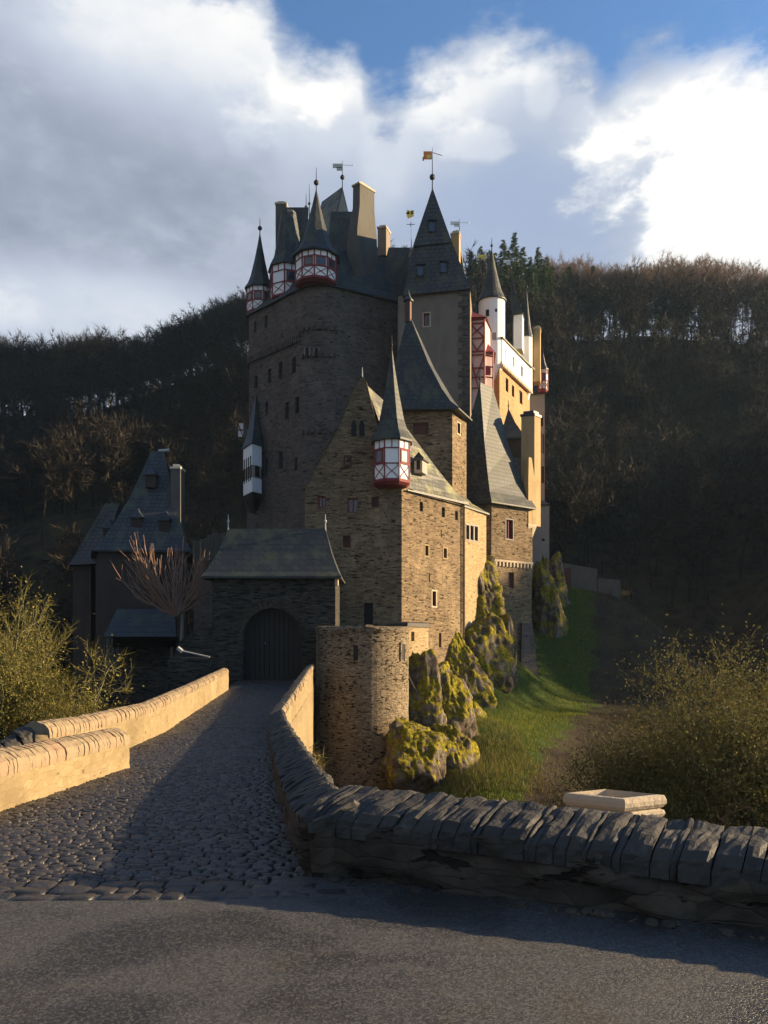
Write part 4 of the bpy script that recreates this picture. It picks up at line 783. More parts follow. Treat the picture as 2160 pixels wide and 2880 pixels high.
for i in range(9):
    px = 548+i*10; m = MB(); m.bar(W(px, 1575, 56), W(px, 1520-i*3.2+random.uniform(-5, 5), 56), .14, 4); m.build('paling', 'wood_grey', fe)
m = MB(); m.box(X(545, 57), X(690, 57), 57, 57.6, -4, Z(1560, 57)); m.build('base_wall', 'dark_rubble', fe)

# ================================================================== GROUND
TPS = [(-30,-20,-.5),(0,-25,-.5),(30,-20,-1.2),(-12,2,-.6),(0,2,-.5),(-6,4,-.6),(4,1,-.7),(3,7,-2.4),(0.8,9,-3),(7,5,-2.6),(12,5,-3.8),(22,0,-4.5),(0,14,-5),(6,12,-5),(14,12,-7),(30,10,-9),
 (-9,9,-3),(-13,12,-4.5),(-8,20,-6),(-14,20,-7),(-20,30,-9),(-32,30,-9.5),(-42,50,-9),(-12,35,-7),(-18,50,-7.5),(-23,60,-7.5),(-3,25,-6.5),(-5,33,-6.8),(-2,38,-7),(-6,47,-5),(1,37,-7),(3,45,-4.6),(5,51,-3.6),(2,56,-2),
 (5.1,50,-3.2),(4.4,38,-5),(2.8,30,-5.4),(11.2,58,-3.4),(13,64,-1.4),(15.5,70,1.7),(18.2,76,5.2),(18,80,7.4),(20.7,80,7),(24.4,80,6),(27.7,78,3),(30.5,76,-.2),(22,95,1),(40,92,-6),(36,80,-5),
 (14.5,55,-3.6),(12,42,-5.6),(7,36,-5.6),(18.9,50,-5.8),(30,60,-6),(40,60,-9),(50,40,-12),(30,30,-11),(20,25,-9),(10,24,-6.8),
 (0,90,5),(-15,90,-3),(15,95,3),(-30,80,-7),(-40,100,-2),(8,80,6),(0,70,3),
 (35,180,71.5),(60,180,72.5),(90,180,70),(130,185,68),(180,190,55),(250,170,30),(56,72,10),(63,82,18),(78,88,21),(60,97,20),(90,72,12),(45,66,-4),(62,60,-2),(6.8,60,4.2),(6.3,57,.5),(8.2,58,-.5),(3.2,47,-2.6),(3.2,42,-5.2),(35,222,58),(60,222,58),(95,222,55),(31,132,31.6),(61,132,29),(95,132,27),(30,106,8),(60,106,14),(15,176,78),(15,135,38),  # includes an out-of-frame spur, raised to shade the grass slope
 (-33,185,68),(-41,185,66),(-58,185,59),(-95,190,56),(-133,195,54),(-60,230,46),(-100,235,44),(-47,132,25),(-62,126,21),(-41,102,7.5),(-62,92,-1),(-42,72,-8),(-100,110,18),
 (-7,192,76),(-10,132,40),(0,104,10),(-100,330,60),(0,330,70),(100,330,60),(-250,200,50),(-200,100,40),(-110,60,10),(-80,0,0),(-62,30,-5),(120,40,-12),(150,100,-5),(200,0,-10),(0,-150,0),(-150,-150,10),(150,-150,-5),(0,420,60),(350,350,40),(-350,350,50),(350,0,0),(-350,0,30)]
cp_ = np.array(TPS, float)
def tps_k(r2): return np.where(r2 > 1e-9, r2*np.log(np.maximum(r2, 1e-9))*0.5, 0.0)
Kc = tps_k(((cp_[:, None, :2]-cp_[None, :, :2])**2).sum(-1)); nC = len(cp_)
Am = np.zeros((nC+3, nC+3)); Am[:nC, :nC] = Kc+np.eye(nC)*1.5; Am[:nC, nC] = 1; Am[:nC, nC+1:] = cp_[:, :2]; Am[nC, :nC] = 1; Am[nC+1:, :nC] = cp_[:, :2].T
wts = np.linalg.solve(Am, np.concatenate([cp_[:, 2], np.zeros(3)]))
_ph = RNG.uniform(0, 6.28, (24, 3)); _fr = np.array([0.035*1.22**k for k in range(24)]); _di = RNG.uniform(0, 6.28, 24)
def height(x, y):
    x = np.atleast_1d(np.asarray(x, float)); y = np.atleast_1d(np.asarray(y, float)); sh_ = x.shape; x = x.ravel(); y = y.ravel(); out = np.zeros(len(x))
    for i in range(0, len(x), 20000):
        q = np.stack([x[i:i+20000], y[i:i+20000]], 1); K = tps_k(((q[:, None, :]-cp_[None, :, :2])**2).sum(-1))
        out[i:i+20000] = K@wts[:nC]+wts[nC]+q@wts[nC+1:]
    nz_ = np.zeros(len(x))
    for k in range(24): nz_ += np.sin((x*np.cos(_di[k])+y*np.sin(_di[k]))*_fr[k]*6.28+_ph[k, 0]+1.3*np.sin(_fr[k]*3*(y*.7-x*.4)+_ph[k, 1]))*0.035/_fr[k]**0.75*.25
    far = np.clip((y-25)/60, 0.12, 1.0); rad = np.hypot(x, y)
    out = out+nz_*far*np.clip(rad/150, .25, .55)
    return out.reshape(sh_)
gx = np.concatenate([np.linspace(-420, -70, 50)[:-1], np.linspace(-70, -20, 50)[:-1], np.linspace(-20, 45, 150)[:-1], np.linspace(45, 110, 50)[:-1], np.linspace(110, 420, 45)])
gy = np.concatenate([np.linspace(-200, 0, 20)[:-1], np.linspace(0, 100, 210)[:-1], np.linspace(100, 230, 80)[:-1], np.linspace(230, 500, 30)])
GX, GY = np.meshgrid(gx, gy); GZ = height(GX, GY)
nx, ny = len(gx), len(gy); idx = np.arange(nx*ny).reshape(ny, nx)
fc_ = np.stack([idx[:-1, :-1].ravel(), idx[:-1, 1:].ravel(), idx[1:, 1:].ravel(), idx[1:, :-1].ravel()], 1)
gnd = from_np('ground', np.stack([GX.ravel(), GY.ravel(), GZ.ravel()], 1), fc_, 'ground', smooth=True); struct(gnd)
def grassmask(x, y):
    # mown saddle right of the castle, running down towards the bridge
    cxl = np.interp(y, [25, 34, 44, 52, 60, 70, 80, 90], [1.5, 3.6, 6.2, 9.2, 12.8, 16.6, 19, 19.5]); hw = np.interp(y, [25, 34, 44, 52, 60, 70, 80, 90], [.8, 2.4, 3.0, 3.4, 3.2, 2.7, 2.2, .5])
    return np.clip(1.15-np.abs(x-cxl)/hw*0.65, 0, 1)*(y > 20)*(y < 92)
ga_ = gnd.data.attributes.new('grass', 'FLOAT', 'POINT'); ga_.data.foreach_set('value', grassmask(GX.ravel(), GY.ravel()).astype(np.float32))
m = MB(); m.poly([(-75, 15, -8.6), (-17, 15, -8.6), (-19, 48, -8.6), (-26, 75, -8.6), (-75, 75, -8.6)]); struct(m.build('stream', 'water'))
# ---- road surfaces
def gl(y): return float(np.interp(y, [0, 5, 8, 12.5, 16, 20, 45], [0, 0, -.18, -.42, -.62, -.76, -.74]))
def Lx(y): return float(np.interp(y, [5, 12.5, 12.6, 18.5, 37, 45], [-4.3, -4.12, -4.95, -5.56, -7.5, -8.4]))
def Rx(y): return float(np.interp(y, [4, 5, 5.5, 7.6, 10.6, 16.2, 20, 30, 41, 45], [-.2, -.3, -.58, -.98, -1.5, -2.4, -2.98, -3.5, -4.1, -4.6]))
m = MB(); ys = [-30, 5.02]; m.loft([[(-40, -30, z), (14, -30, z), (14, -1.2, z), (8.2, 1.6, z), (4.6, 3.45, z), (2.2, 4.5, z), (-.4, 5.5, z), (-1.0, 5.02, z), (-4.6, 4.9, z), (-40, 4.6, z)] for z in (-.6, .0)])
asp = m.build('asphalt_road', 'asphalt'); struct(asp)
m = MB(); yy_ = np.concatenate([np.linspace(4.7, 13, 60), np.linspace(13.3, 45.8, 90)])
for a, c in zip(yy_, yy_[1:]): m.poly([(Lx(a)-.3, a, gl(a)-.018), (Rx(a)+.3, a, gl(a)-.018), (Rx(c)+.3, c, gl(c)-.018), (Lx(c)-.3, c, gl(c)-.018)])
cb_ = m.build('cobbled_road', 'joint_dirt'); struct(cb_)
m = MB(); y = 4.86; row = 0
while y < 45.5:
    rh = (0.15 if row < 3 else 0.060+0.014*random.random())*(1.0 if y < 20 else 1.5)
    x = Lx(y)-.15*random.random(); xe = Rx(y)+.05
    while x < xe:
        wd = random.uniform(.075, .175)*(1.6 if row < 3 else 1.0)*(1 if y < 20 else 1.4); xm = x+wd/2; ym = y+rh/2+.035*math.sin(xm*1.3+row*.1)+random.uniform(-.005, .005)+.05*(xm+2.5)
        g0 = gl(ym)-.028; hh = .026+random.uniform(.003, .010)+.02*noise.noise((xm*.5, ym*.5, 3)); tx, ty = random.uniform(-.005, .005), random.uniform(-.007, .007)
        hx, hy = wd/2-random.uniform(.004, .009), rh/2-random.uniform(.003, .006); an = random.uniform(-.05, .05); ca, sa = math.cos(an), math.sin(an)
        def rg(k, z, top=0): return [(xm+(sx*hx*k)*ca-(sy*hy*k)*sa, ym+(sx*hx*k)*sa+(sy*hy*k)*ca, g0+z+top*(tx*sx+ty*sy)) for sx, sy in ((-1, -.72), (-.84, -1), (.84, -1), (1, -.72), (1, .72), (.84, 1), (-.84, 1), (-1, .72))]
        m.loft([rg(1, -.02), rg(1.0, hh*.6, .6), rg(.90, hh*.95, 1), rg(.5, hh*1.06, 1)], False, True); x += wd
    y += rh; row += 1
st_ = m.build('cobble_stones', 'cobble', cb_, smooth=True); 
# ---- walls of rough stone
def ribbon(parent, pin, pout, prof, name, mat, step=.14, amp=.035, freq=2.2, seed=0, smooth=True):
    """wall body between two plan paths (x, y, zbase, ztop); prof: fractions; displaced by noise"""
    n = len(pin); S_ = [0]; 
    for a, c in zip(pin, pin[1:]): S_.append(S_[-1]+math.hypot(c[0]-a[0], c[1]-a[1]))
    k = max(2, int(S_[-1]/step)); rows = []
    P1 = np.array(pin); P2 = np.array(pout)
    for i in range(k+1):
        s_ = S_[-1]*i/k; a = [np.interp(s_, S_, P1[:, j]) for j in range(4)]; c = [np.interp(s_, S_, P2[:, j]) for j in range(4)]
        sec = []
        for t_, zf in prof:                                         # t across (0 inner, 1 outer), zf height fraction
            x, y = a[0]+(c[0]-a[0])*t_, a[1]+(c[1]-a[1])*t_; zb_ = a[2]+(c[2]-a[2])*t_; zt_ = a[3]+(c[3]-a[3])*t_
            z = zb_+(zt_-zb_)*zf; d = Vector((a[0]-c[0], a[1]-c[1], 0)).normalized()*(1 if t_ < .5 else -1)
            q = noise.noise((x*freq+seed, y*freq, z*freq*2.2))*amp+noise.noise((x*freq*3+seed, y*freq*3, z*freq*7))*amp*.55
            sec.append((x+d.x*q, y+d.y*q, z+(q*.6 if zf > .98 else 0)))
        rows.append(sec)
    m = MB(); m.loft(rows, True, True); return m.build(name, mat, parent, smooth=smooth)
PROF = [(0, -.1)]+[(0.0+.03*k/7, k/7) for k in range(8)]+[(.5, 1.02)]+[(1-.03*k/7, k/7) for k in range(7, -1, -1)]+[(1, -.1)]
def coping(parent, pin, pout, mat, sec, lmin, lmax, name='coping', jit=.02, slant=.10, rough=1.0):
    """thin rough slabs set on edge, tight together and slanting across the wall top"""
    S_ = [0]
    for a, c in zip(pin, pin[1:]): S_.append(S_[-1]+math.hypot(c[0]-a[0], c[1]-a[1]))
    P1 = np.array(pin); P2 = np.array(pout); L = S_[-1]; sec2 = []; m = MB(); s0 = 0.0
    for (t0, d0), (t1, d1) in zip(sec, sec[1:]): sec2 += [(t0, d0), ((t0+t1)/2, (d0+d1)/2)]
    sec2.append(sec[-1]); ph = 0.0
    while s0 < L-.01:
        s1 = min(L, s0+random.uniform(lmin, lmax)); jz = random.uniform(-1, 1)*jit; tl = random.uniform(-1, 1)*jit*1.2; sd = random.uniform(0, 50); rings = []
        n = max(2, int((s1-s0)/.035)+1)
        for i in range(n+1):
            f = i/n; s_ = s0+(s1-s0)*(f+(.03 if f == 0 else -.03 if f == 1 else 0)); ring = []; ed = .006*rough if f in (0, 1) else 0
            for k_, (t_, dz) in enumerate(sec2):
                su = min(max(s_+slant*(dz/.12 if dz > 0 else 0)*.3+slant*(t_-.5)*.6, 0), L); a = [np.interp(su, S_, P1[:, j]) for j in range(4)]; c = [np.interp(su, S_, P2[:, j]) for j in range(4)]
                x = a[0]+(c[0]-a[0])*t_; y = a[1]+(c[1]-a[1])*t_; z = a[3]+(c[3]-a[3])*t_+dz
                off = jz+tl*(t_-.5)*2-ed+(noise.noise((x*8+sd, y*8, z*8))*.022+noise.noise((x*26, y*26, z*26))*.010)*rough
                dx, dy = c[0]-a[0], c[1]-a[1]; nn = math.hypot(dx, dy); ox = (t_-.5)*off*1.6; ring.append((x+dx/nn*ox, y+dy/nn*ox, z+off*(1 if dz > 0 else .1)))
            rings.append(ring)
        m.loft(rings, True, True); s0 = s1
    return m.build(name, mat, parent, smooth=False)
ROUND = [(-.01, -.05), (-.02, .03), (.04, .10), (.22, .165), (.5, .20), (.78, .165), (.96, .10), (1.02, .03), (1.01, -.05)]
br_ = thing('stone_bridge', 'stone bridge with cobbles and sunlit parapets leading to the gate', 'bridge', (-5, 25, -1))
rh_ = [(5.35, .37), (6.2, .34), (7.6, .37), (10.6, .40), (16.2, .41), (20, .43), (24, .5), (30, .68), (36, .85), (41.2, .9), (42.0, .92)]
pin = [(Rx(y), y, gl(y)-.1, gl(y)+h_) for y, h_ in rh_]; pout = [(Rx(y)+.36, y+.05, gl(y)-.1, gl(y)+h_-.02) for y, h_ in rh_]
LEAN = [(-.05, -.04), (-.06, .01), (.15, .06), (.5, .13), (.85, .19), (1.0, .17), (1.05, .06), (1.03, -.03)]
cut = 5  # nearer stretch gets dark stone and coping, painting in its shade
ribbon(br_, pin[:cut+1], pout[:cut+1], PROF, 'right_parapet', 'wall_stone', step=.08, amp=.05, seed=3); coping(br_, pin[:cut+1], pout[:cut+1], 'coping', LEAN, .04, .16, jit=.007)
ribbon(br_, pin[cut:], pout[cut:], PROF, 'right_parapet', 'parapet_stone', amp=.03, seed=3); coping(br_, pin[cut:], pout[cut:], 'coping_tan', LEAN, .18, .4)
e0 = [(Rx(y)+.30, y, -8, gl(y)-.05) for y in (5.6, 10, 20, 30, 42)]; e1 = [(Rx(y)+.42, y, -8, gl(y)-.05) for y in (5.6, 10, 20, 30, 42)]
ribbon(br_, e0, e1, [(0, 0), (0, 1), (1, 1), (1, .75), (1, .5), (1, .25), (1, 0)], 'side_wall', 'parapet_stone', step=.4, seed=9)
e0 = [(Lx(y)-.5, y, -8.5, gl(y)-.05) for y in (12.7, 20, 30, 38)]; e1 = [(Lx(y)-.38, y, -8.5, gl(y)-.05) for y in (12.7, 20, 30, 38)]
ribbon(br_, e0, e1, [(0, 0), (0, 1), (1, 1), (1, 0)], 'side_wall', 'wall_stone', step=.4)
lh_ = [(11.2, .62), (13, .60), (18.5, .66), (25, .74), (31, .8), (37.2, .86)]
def Lw(y): return float(np.interp(y, [11.2, 18.5, 37.2], [-4.86, -5.56, -7.5]))
pin = [(Lw(y), y, gl(y)-.1, gl(y)+h_) for y, h_ in lh_]; pout = [(Lw(y)-.42, y, gl(y)-.1, gl(y)+h_) for y, h_ in lh_]
ribbon(br_, pin, pout, PROF, 'left_parapet', 'parapet_stone', amp=.03, seed=5); coping(br_, pin, pout, 'coping_tan', ROUND, .06, .16, jit=.006, rough=.6)
pin = [(-5.0, 11.3, -.6, .26), (-5.5, 10.6, -1.0, -.1), (-6.0, 10.1, -1.2, -.7)]; pout = [(-5.3, 11.6, -.6, .26), (-5.8, 10.95, -1.0, -.1), (-6.3, 10.4, -1.2, -.7)]
ribbon(br_, pin, pout, PROF, 'wing_wall', 'parapet_stone'); coping(br_, pin, pout, 'coping', ROUND, .2, .35)
lo = thing('low_roadside_wall', 'low sunlit yellow stone wall along the near left edge of the cobbles', 'wall', (-4.2, 9, -.2))
pin = [(-4.35, 5.2, -.15, .36), (-4.12, 8, -.3, .24), (-4.12, 12.5, -.6, .02)]; pout = [(-4.85, 5.2, -.6, .38), (-4.62, 8, -.9, .26), (-4.6, 12.5, -1.2, .04)]
ribbon(lo, pin, pout, PROF, 'wall', 'parapet_stone', step=.1, amp=.035, seed=1); coping(lo, pin, pout, 'coping_tan', ROUND, .05, .13, jit=.006, rough=.6)
rw = thing('dark_roadside_wall', 'long shaded stone wall with upright slate coping along the asphalt', 'wall', (2, 4.5, 0))
pin = [(-.60, 5.46, -.06, .37), (.6, 4.98, -.06, .35), (2.17, 4.36, -.06, .30), (4.5, 3.32, -.06, .28), (8.0, 1.62, -.06, .26)]
pout = [(-.30, 5.86, -3, .45), (.8, 5.44, -3, .42), (2.37, 4.82, -3, .37), (4.72, 3.76, -3, .35), (8.2, 2.1, -3, .33)]
PRF2 = [(0, -.1)]+[(0.0+.03*k/9, k/9) for k in range(10)]+[(.5, 1.02)]+[(1-.03*k/3, k/3) for k in range(3, -1, -1)]
ribbon(rw, pin, pout, PRF2, 'wall', 'wall_stone', step=.03, amp=.085, freq=3.0, seed=11)
coping(rw, pin, pout, 'coping', [(.02, -.09), (.015, -.02), (.03, .03), (.14, .075), (.50, .11), (.85, .125), (1.0, .09), (1.03, .0), (1.02, -.06)], .03, .20, jit=.0065, rough=1.1)
# footing stones
m = MB()
for k in range(60):
    s_ = random.random()**.8; a = Vector((-.55, 5.36, .0)).lerp(Vector((4.6, 3.2, .0)), s_); r_ = random.uniform(.008, .05)
    m.ball((a.x, a.y+random.uniform(-.02, .05), r_*.1), r_, 6, 4, .7)
struct(tag(m.build('footing_stones', 'wall_stone', None), 'small loose stones along the foot of the dark wall', 'stones'), 'stuff')
# fallen leaves in the lit gap at the wall corner
# ---- stone trough beyond the wall
tr_ = thing('stone_trough', 'square open stone trough with rolled rim just beyond the dark wall', 'trough', (2.2, 7.3, -3))
q = [Vector((1.72, 7.3, 0)), Vector((2.19, 7.01, 0)), Vector((2.62, 7.2, 0)), Vector((2.15, 7.49, 0))]; qc = sum(q, Vector())/4
def qr(k, z): return [(qc.x+(p.x-qc.x)*k, qc.y+(p.y-qc.y)*k, z) for p in q]
m = MB(); m.loft([qr(.86, -3.4), qr(.86, -.02), qr(.98, .0), qr(1.03, .03), qr(1.0, .06), qr(.9, .075), qr(.98, .09), qr(1.05, .12), qr(1.05, .16), qr(1.0, .2), qr(.86, .205), qr(.84, .0)], True, True); m.build('basin', 'stone_trim', tr_)
m = MB(); m.loft([qr(.83, .0), qr(.83, .02)]); m.build('dark_bottom', 'void', tr_)
# ---- rocks
def rock(label, px, py, d, rx, ry, rz, seed, n=60, rot=0.0):
    rx *= 1.15; rz *= 1.1
    c = W(px, py, d); V = []; Fq = []
    ca, sa = math.cos(rot), math.sin(rot); rr_ = np.random.default_rng(seed+100); PN = rr_.normal(size=(34, 3)); PN[:, 2] *= .55; PN /= np.linalg.norm(PN, axis=1, keepdims=True); PD = rr_.uniform(.74, 1.05, 34)
    for i in range(n+1):
        th = PI*i/n
        for j in range(n*2):
            ph = PI*j/n; u = Vector((math.sin(th)*math.cos(ph), math.sin(th)*math.sin(ph), math.cos(th)))
            a = noise.noise(u*1.3+Vector((seed, 0, 0)))*.45+abs(noise.noise(u*3+Vector((0, seed, 0))))*.35+abs(noise.noise(Vector((u.x*6+u.z*3, u.y*6, u.z*2.5+seed))))*.22+noise.noise(u*7+Vector((0, 0, seed)))*.12+noise.noise(u*16+Vector((seed, seed, 0)))*.07
            ce = noise.cell(Vector((u.x*2.5+seed, u.y*2.5, u.z*2.0)))*.14
            r = 1.12*float(np.min(PD/np.maximum(PN@np.array(u), .05)))*(1+a*.38)+ce*.35; p = Vector((u.x*rx*r, u.y*ry*r, u.z*rz*r)); V.append((p.x*ca-p.y*sa, p.x*sa+p.y*ca, p.z))
    V = np.array(V, dtype=np.float32); I = np.arange((n+1)*n*2).reshape(n+1, n*2); I2 = np.roll(I, -1, 1)
    Fq = np.stack([I[:-1].ravel(), I[1:].ravel(), I2[1:].ravel(), I2[:-1].ravel()], 1)
    o = from_np('rock_outcrop', V, Fq, 'mossy_rock', smooth=False); o.location = c; tag(o, label, 'rock', 'mossy rocks under the castle'); return o, c
RK = [('mossy rock wedged high between the stone house and pyramid tower', 1338, 1655, 60.5, 1.5, 1.6, 2.6, 1), ('cracked mossy rock below the three light window', 1332, 1775, 59.5, 1.7, 1.6, 2.6, 2), ('broad brown rock at the foot of the link wall', 1345, 1880, 58, 2.1, 2.2, 2.8, 3),
 ('grey bare rock rib reaching down to the grass', 1400, 1895, 59, 1.3, 1.6, 3.4, 4), ('dark rock face below the sunlit house wall', 1300, 2000, 55, 2.2, 2.4, 2.6, 5), ('small pale rock beside the timber props', 1228, 1960, 48.5, .9, 1.3, 1.5, 6),
 ('shaded rock wedge at the foot of the sunlit house wall', 1285, 1905, 55, 1.5, 1.6, 2.2, 13), ('dark mossy step between the house rocks and the bastion rocks', 1290, 2070, 49, 1.6, 1.8, 1.9, 14),
 ('yellow mossy ledge under the slit doorway', 1190, 2035, 44.2, 1.25, 1.4, 2.0, 7), ('mossy rock knob right of the bastion foot', 1262, 2035, 45.5, 1.35, 1.6, 2.1, 8), ('bright mossy boulder at the foot of the bastion', 1165, 2150, 39.8, 1.5, 1.5, 1.7, 9), ('pale cracked boulder above the dark wall', 1255, 2150, 41, 1.1, 1.5, 1.9, 10),
 ('dark grey rock behind the pyramid tower buttress', 1548, 1680, 77, 1.4, 2.2, 2.4, 11), ('shaded rock under the far grey wing', 1545, 1800, 72, 1.5, 2, 4.4, 12)]
rocks = [rock(l, px, py, d, a, c, e, sd) for l, px, py, d, a, c, e, sd in RK]

# ================================================================== VEGETATION
def slivers(P, D, L, Wd, nrm=None):
    """thin triangles at P along D (unit), length L, width Wd"""
    n = len(P); R_ = RNG.normal(size=(n, 3)); U = np.cross(D, R_); U /= np.linalg.norm(U, axis=1, keepdims=True)+1e-9
    V = np.empty((n, 3, 3)); V[:, 0] = P-U*Wd[:, None]/2; V[:, 1] = P+U*Wd[:, None]/2; V[:, 2] = P+D*L[:, None]
    return V.reshape(-1, 3), np.arange(n*3).reshape(-1, 3)
def leafq(P, size):
    n = len(P); A = RNG.normal(size=(n, 3)); A /= np.linalg.norm(A, axis=1, keepdims=True); B = np.cross(A, RNG.normal(size=(n, 3))); B /= np.linalg.norm(B, axis=1, keepdims=True)
    s_ = size[:, None]; V = np.stack([P-A*s_, P+B*s_*.5, P+A*s_, P-B*s_*.5], 1); return V.reshape(-1, 3), np.arange(n*4).reshape(-1, 4)
def tubes(segs, sides=4):
    n = len(segs); A = np.array([s_[0] for s_ in segs]); B = np.array([s_[1] for s_ in segs]); ra = np.array([s_[2] for s_ in segs]); rb = np.array([s_[3] for s_ in segs])
    D = B-A; D /= np.linalg.norm(D, axis=1, keepdims=True)+1e-9; ref = np.where(np.abs(D[:, 2:3]) > .9, np.array([[1., 0, 0]]), np.array([[0, 0, 1.]])); U = np.cross(D, ref); U /= np.linalg.norm(U, axis=1, keepdims=True)+1e-9; Wv = np.cross(D, U)
    V = np.empty((n, 2, sides, 3))
    for k in range(sides):
        o = U*math.cos(2*PI*k/sides)+Wv*math.sin(2*PI*k/sides); V[:, 0, k] = A+o*ra[:, None]; V[:, 1, k] = B+o*rb[:, None]
    base = (np.arange(n)*2*sides)[:, None]; Fl = []
    for k in range(sides): Fl.append(np.concatenate([base+k, base+(k+1) % sides, base+sides+(k+1) % sides, base+sides+k], 1))
    return V.reshape(-1, 3), np.concatenate(Fl)
def grow(rs, p, d, L, r, lev, segs, tips, up=.12, kids=(3, 4), wob=.22, spread=.75, nseg=4, shrink=.68):
    p = np.array(p, float); d = np.array(d, float)
    for i in range(nseg):
        d = d+rs.normal(size=3)*wob+np.array([0, 0, up]); d /= np.linalg.norm(d); q = p+d*L/nseg; r2 = r*(1-.45*(i+1)/nseg) if i < nseg else r*.55
        segs.append((p, q, r*(1-.45*i/nseg), r2)); 
        if lev > 0 and i >= 1:
            for _ in range(rs.integers(1, 3) if lev > 1 else 1):
                a = rs.normal(size=3); a -= a.dot(d)*d; a /= np.linalg.norm(a)+1e-9; nd = d*(1-spread*.6)+a*spread; nd /= np.linalg.norm(nd)
                grow(rs, q, nd, L*shrink*rs.uniform(.7, 1.05), r2*.62, lev-1, segs, tips, up, kids, wob, spread, nseg, shrink)
        if lev == 0: tips.append((q, d))
        p = q
    if lev > 0: grow(rs, p, d, L*shrink, r*.5, lev-1, segs, tips, up, kids, wob, spread, nseg, shrink)
def bare_tree(seed, h=15, crown=5.0):
    rs = np.random.default_rng(seed); segs = []; tips = []; p = np.zeros(3); d = np.array([0, 0, 1.]); r = .2; n = 8; tr_s = []
    hb = h*rs.uniform(.42, .52)
    for i in range(n):
        d = d+rs.normal(size=3)*.05; d[2] = 1; d /= np.linalg.norm(d); q = p+d*h*.72/n; tr_s.append((p, q, r, r*.88)); r *= .88
        if q[2] > hb:
            for _ in range(2):
                a = rs.uniform(0, 6.28); nd = np.array([math.cos(a)*.75, math.sin(a)*.75, .65]); nd /= np.linalg.norm(nd); grow(rs, q, nd, crown*.5*rs.uniform(.8, 1.1), r*.5, 2, segs, tips, .10, spread=.7, nseg=3, shrink=.7)
        p = q
    grow(rs, p, d, h*.22, r*.7, 2, segs, tips, .1, spread=.75, nseg=3)
    return tr_s, segs, tips
def tree_meshes(seed, h, crown, twm, tkm, tw=.035, nt=4):
    a, segs, tips = bare_tree(seed, h, crown); V, Fc = tubes(a+[s_ for s_ in segs if s_[2] > .035], 5); tk = (V, Fc)
    P = np.array([t_[0] for t_ in tips]); D = np.array([t_[1] for t_ in tips]); P = np.repeat(P, nt, 0); D = np.repeat(D, nt, 0)+RNG.normal(size=(len(P), 3))*.55+np.array([0, 0, .12]); D /= np.linalg.norm(D, axis=1, keepdims=True)
    L = RNG.uniform(.5, 1.5, len(P))*h/15; sv, sf = slivers(P, D, L, RNG.uniform(tw*.6, tw*1.3, len(P)))
    small = [s_ for s_ in segs if s_[2] <= .035]
    A = np.array([s_[0] for s_ in small]); B = np.array([s_[1] for s_ in small]); Dn = B-A; Ln = np.linalg.norm(Dn, axis=1); v2, f2 = slivers(A, Dn/Ln[:, None], Ln*1.4, np.full(len(A), .05))
    return tk, (np.concatenate([sv, v2]), np.concatenate([sf, f2+len(sv)]))
def mk(nm, VF, mat):
    o = from_np(nm, VF[0], VF[1], mat); me = o.data; bpy.data.objects.remove(o); return me
def inst(me, nm, parent):
    o = bpy.data.objects.new(nm, me); COL.objects.link(o); o.parent = parent; return o
def plant(kind, label, cat, meshes, x, y, rz, sc, group, z=None):
    e = bpy.data.objects.new(kind, None); COL.objects.link(e); e.location = (x, y, (float(height(x, y)[0]) if z is None else z)-.1); e.rotation_euler = (0, 0, rz); e.scale = (sc[0], sc[0], sc[1]) if isinstance(sc, tuple) else (sc,)*3
    e['label'] = label; e['category'] = cat; e['group'] = group; e.empty_display_size = .2
    inst(meshes[0], 'trunk', e); inst(meshes[1], 'crown', e); return e
beech = []; 
for sd in range(4):
    tk, tw_ = tree_meshes(20+sd, 15, 7.0, None, None, tw=.055, nt=9); beech.append((mk('beech_trunk', tk, 'bark_grey'), mk('beech_crown', tw_, 'twig_brown'), mk('shaded_crown', tw_, 'twig_dark'), mk('sunlit_crown', tw_, 'twig_sunlit')))  # shade and sun are painted into the last two crown copies
# conifers
def conifer(seed, h=16.0, r=3.2):
    rs = np.random.default_rng(seed); P = []; D = []; L = []; segs = [(np.array([0, 0, 0.]), np.array([0, 0, h*.5]), .22, .13), (np.array([0, 0, h*.5]), np.array([0, 0, h]), .13, .01)]
    z = h*.12
    while z < h*.985:
        t_ = 1-z/h; rr = r*(t_**.85)*rs.uniform(.75, 1.15)+.12; nb = int(5+rr*2)
        for k in range(nb):
            a = rs.uniform(0, 6.28); rl = rr*rs.uniform(.65, 1.1); dr = np.array([math.cos(a), math.sin(a), rs.uniform(-.25, .12)]); segs.append((np.array([0, 0, z]), np.array([0, 0, z])+dr*rl, .03, .008))
            for q in range(int(12+rl*14)):
                s_ = rs.uniform(.15, 1.0); p = np.array([0, 0, z])+dr*rl*s_; P.append(p); dd = dr*.7+rs.normal(size=3)*.45+np.array([0, 0, -.15]); D.append(dd/np.linalg.norm(dd)); L.append(rs.uniform(.25, .6)*(1.1-.5*s_)+.1)
        z += rs.uniform(.22, .42)
    P = np.array(P); D = np.array(D); L = np.array(L); return tubes(segs, 4), slivers(P, D, L, L*.22)
fir = [tuple(mk(n_, v_, m_) for n_, v_, m_ in zip(('fir_trunk', 'fir_crown'), conifer(50+k), ('bark_grey', 'needle'))) for k in range(3)]
